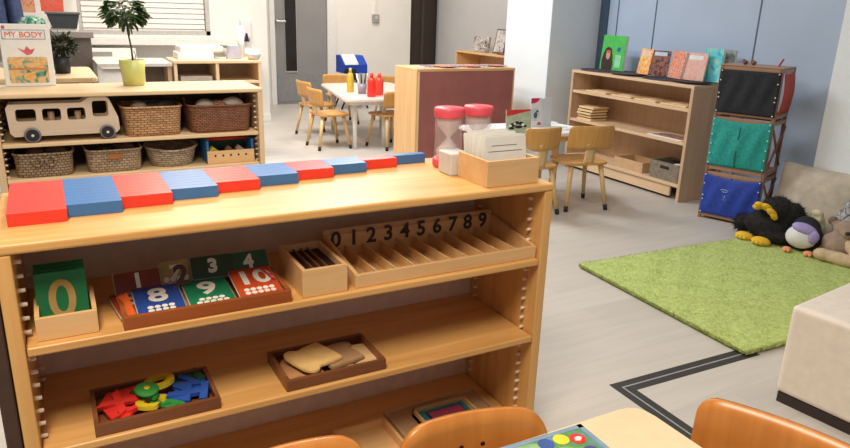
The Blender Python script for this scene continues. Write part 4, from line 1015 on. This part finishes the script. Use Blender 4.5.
MB().box(0, .60, 0, .30, .90, .92).build('board', offwhite, t); MB().box(0, .02, 0, .3, 0, .9).build('side_panel', offwhite, t); MB().box(.58, .60, 0, .3, 0, .9).build('side_panel', offwhite, t)
o = MB().ell((0, 0, .055), (.085, .06, .055)).ell((.05, .01, .05), (.05, .05, .05)).ell((-.05, .0, .04), (.05, .05, .04)).build('green_bag', patches('green_plastic', [(.03, .12, .08), (.10, .30, .20), (.45, .6, .5)], 30, .2), None, (.055, 4.86, .9205)); tag(o, 'crumpled shiny green bag behind the title card', 'bag')
o = MB().box(-.05, .05, -.05, .05, 0, .03, .003).build('small_box', plain('olive_box', (.22, .16, .04), .5), None, (-.08, 4.84, .9205)); tag(o, 'small olive box left of the green bag', 'box')
o = MB().prism([(-.08, 0), (.08, 0), (.085, .22), (-.085, .22)], 0, .02, M=TM(.215, 5.05, 1.06, PI/2)).build('red_bag', patches('red_check', [(.55, .05, .03), (.70, .10, .06), (.5, .15, .1)], 50)); tag(o, 'red patterned bag hanging above the dark grey box', 'bag')
o = MB().prism([(-.05, 0), (.06, 0), (.06, .22), (-.05, .22)], 0, .02, M=TM(.035, 5.05, 1.05, PI/2)).build('orange_bag', patches('orange_print', [(.55, .15, .08), (.65, .35, .2), (.5, .1, .06)], 30)); tag(o, 'orange printed bag left of the red one', 'bag')
MBB = MB()
o = MB().grid(lambda u, v: (-.22+u*.22, 4.98+.03*math.sin(u*14+v), .92+v*.45), 18, 8, thick=.02).build('hanging_coat', plain('navy_coat', (.04, .06, .14), .8, .2)); tag(o, 'dark blue coat hanging at the left edge', 'coat')
t = thing('coat_rail', 'pale wall rail with hooks behind the hanging bags', 'rail', (-.3, 5.12, 1.36)); MB().box(0, .75, 0, .02, 0, .05, .003).build('rail_board', offwhite, t)
MB().box(.0, .03, .02, .54, 0, .03).box(.72, .75, .02, .54, 0, .03).build('bracket', offwhite, t)
# things on the cube shelf
t = thing('paper_stack', 'stack of white paper and boxes on the pale shelf unit', 'paper', (.98, 4.02, .7575))
MB().box(0, .26, 0, .22, 0, .05, .004).build('lower_box', paper, t); MB().box(.02, .34, .02, .22, .05, .095, .01).build('upper_box', offwhite, t)
o = MB().prism([(-.05, 0), (.055, 0), (.042, .10), (-.035, .10)], -.04, .04, M=TM(1.395, 4.06, .7575, PI/2), bev=.004).build('lilac_holder', plain('lilac_grey', (.45, .43, .50), .6)); tag(o, 'lilac grey tapered box on the pale shelf unit', 'box')
t = thing('paper_roll', 'tall white paper towel roll on the pale shelf unit', 'paper roll', (1.475, 4.12, .7575))
MB().lathe([(0, 0), (.025, 0), (.025, .25), (0, .25)]).build('roll', white, t); MB().lathe([(0, .25), (.008, .25), (.008, .256), (0, .256)]).build('core', greyp, t)
o = MB().lathe([(0, 0), (.035, 0), (.055, .03), (.058, .055), (.054, .055), (.05, .03), (0, .008)], n=32).build('bowl', plain('grey_white_bowl', (.62, .64, .62), .3), None, (1.535, 3.99, .7575)); tag(o, 'grey white bowl at the right end of the pale shelf unit', 'bowl')
t = thing('wash_basin', 'white wall wash basin beside the door frame', 'basin', (1.80, 5.42, .62))
MB().lathe([(0, 0), (.10, .01), (.16, .08), (.17, .13), (.155, .13), (.13, .07), (0, .03)], n=32, sq=3).build('bowl', white, t); MB().box(-.05, .05, .02, .24, -.02, .06, .006).build('bracket', white, t)
o = thing('soap_dispenser', 'white soap dispenser with a black nozzle above the basin', 'dispenser', (1.90, 5.655, .82))
MB().box(-.05, .05, -.06, 0, 0.02, .2, .01).build('body', white, o); MB().prism([(-.022, -.03), (.022, -.03), (.012, .02), (.006, .05), (-.006, .05), (-.012, .02)], 0, .02, M=TM(0, -.062, 0.02, PI/2)).build('nozzle', black, o)
# back wall socket and conduit
t = thing('wall_socket', 'grey wall socket at the end of a white conduit on the back wall', 'socket', (3.87, 6.85, 1.04))
MB().box(-.045, .045, -.035, 0, -.05, .05, .006).build('housing', plain('grey_socket', (.36, .34, .32), .5), t); MB().box(-.015, .02, -.04, -.034, -.01, .03, .002).build('switch', plain('pale_switch', (.55, .53, .5), .4), t)
MB().box(-.022, .016, -.022, 0, .05, 1.5, .003).build('conduit', white, t)
# picture cards standing on the white table
t = thing('picture_card', 'green card with a red corner and black and white cows, on the white table', 'card', (2.62, 1.98, .4605), -.1)
MB().box(-.088, .088, -.003, .003, 0, .142, .001, M=TM(0, 0, 0, -.1)).build('sheet', plain('soft_green_card', (.42, .50, .36), .4, .1), t)
MP = TM(0, 0, 0, PI/2-.1)
MB().prism([(-.086, .142), (.086, .142), (.086, .134), (.03, .125), (-.04, .110), (-.086, .105)], .0032, .0042, M=MP).build('red_corner', plain('red_print', (.62, .03, .03), .4), t)
mb = MB()
for c in ((-.04, .05, .022, .012), (-.015, .062, .016, .010), (.015, .058, .018, .010), (.0, .036, .028, .009), (-.05, .03, .02, .008), (.045, .04, .012, .008)): mb.prism(circ(c[0], c[1], c[2], 12, c[3]), .0032, .0042, M=MP)
mb.build('cow_shapes', black, t)
for c in ((-.028, .056, .008, .007), (.03, .05, .012, .008), (-.06, .045, .010, .008)): MB().prism(circ(c[0], c[1], c[2], 10, c[3]), .0044, .0052, M=MP).build('white_patch', paper, t)
t = thing('picture_card', 'white folded card with a red tab and a round animal picture, on the white table', 'card', (2.88, 2.10, .4605), -.1)
MB().box(-.075, .005, -.003, .003, 0, .19, .001, M=TM(0, 0, 0, -.08)).build('left_leaf', plain('pinkish_card', (.72, .66, .68), .4, .03), t)
MB().box(.006, .10, -.003, .003, 0, .185, .001, M=TM(0, 0, 0, -.08, 0, .25)).build('right_leaf', plain('pale_blue_card', (.66, .70, .74), .4, .03), t)
MP = TM(0, 0, 0, PI/2-.08)
MB().prism([(-.074, .188), (-.01, .188), (-.02, .17), (-.045, .158), (-.074, .155)], .0032, .0042, M=MP).build('red_tab', plain('crimson_print', (.55, .02, .10), .4), t)
MB().prism(circ(-.04, .085, .034, 20, .042), .0032, .0038, M=MP).build('round_picture', plain('pale_teal_disc', (.45, .58, .58), .5), t)
MB().prism(circ(-.04, .08, .014, 12, .020), .004, .0048, M=MP).prism(circ(-.028, .105, .010, 12, .008), .004, .0048, M=MP).build('animal_shape', plain('dark_animal', (.08, .08, .10), .5), t)
MB().prism([(-.03, .02), (0, .015), (.003, .03), (-.015, .04)], .0032, .004, M=MP).build('red_mark', plain('red_mark', (.5, .1, .08), .5), t)
o = MB().box(-.15, .15, -.08, .08, 0, .004, .001).build('paper_sheet', paper, None, (2.97, 2.05, .4605), (0, 0, .2)); tag(o, 'loose white paper sheet lying at the right end of the white table', 'paper')
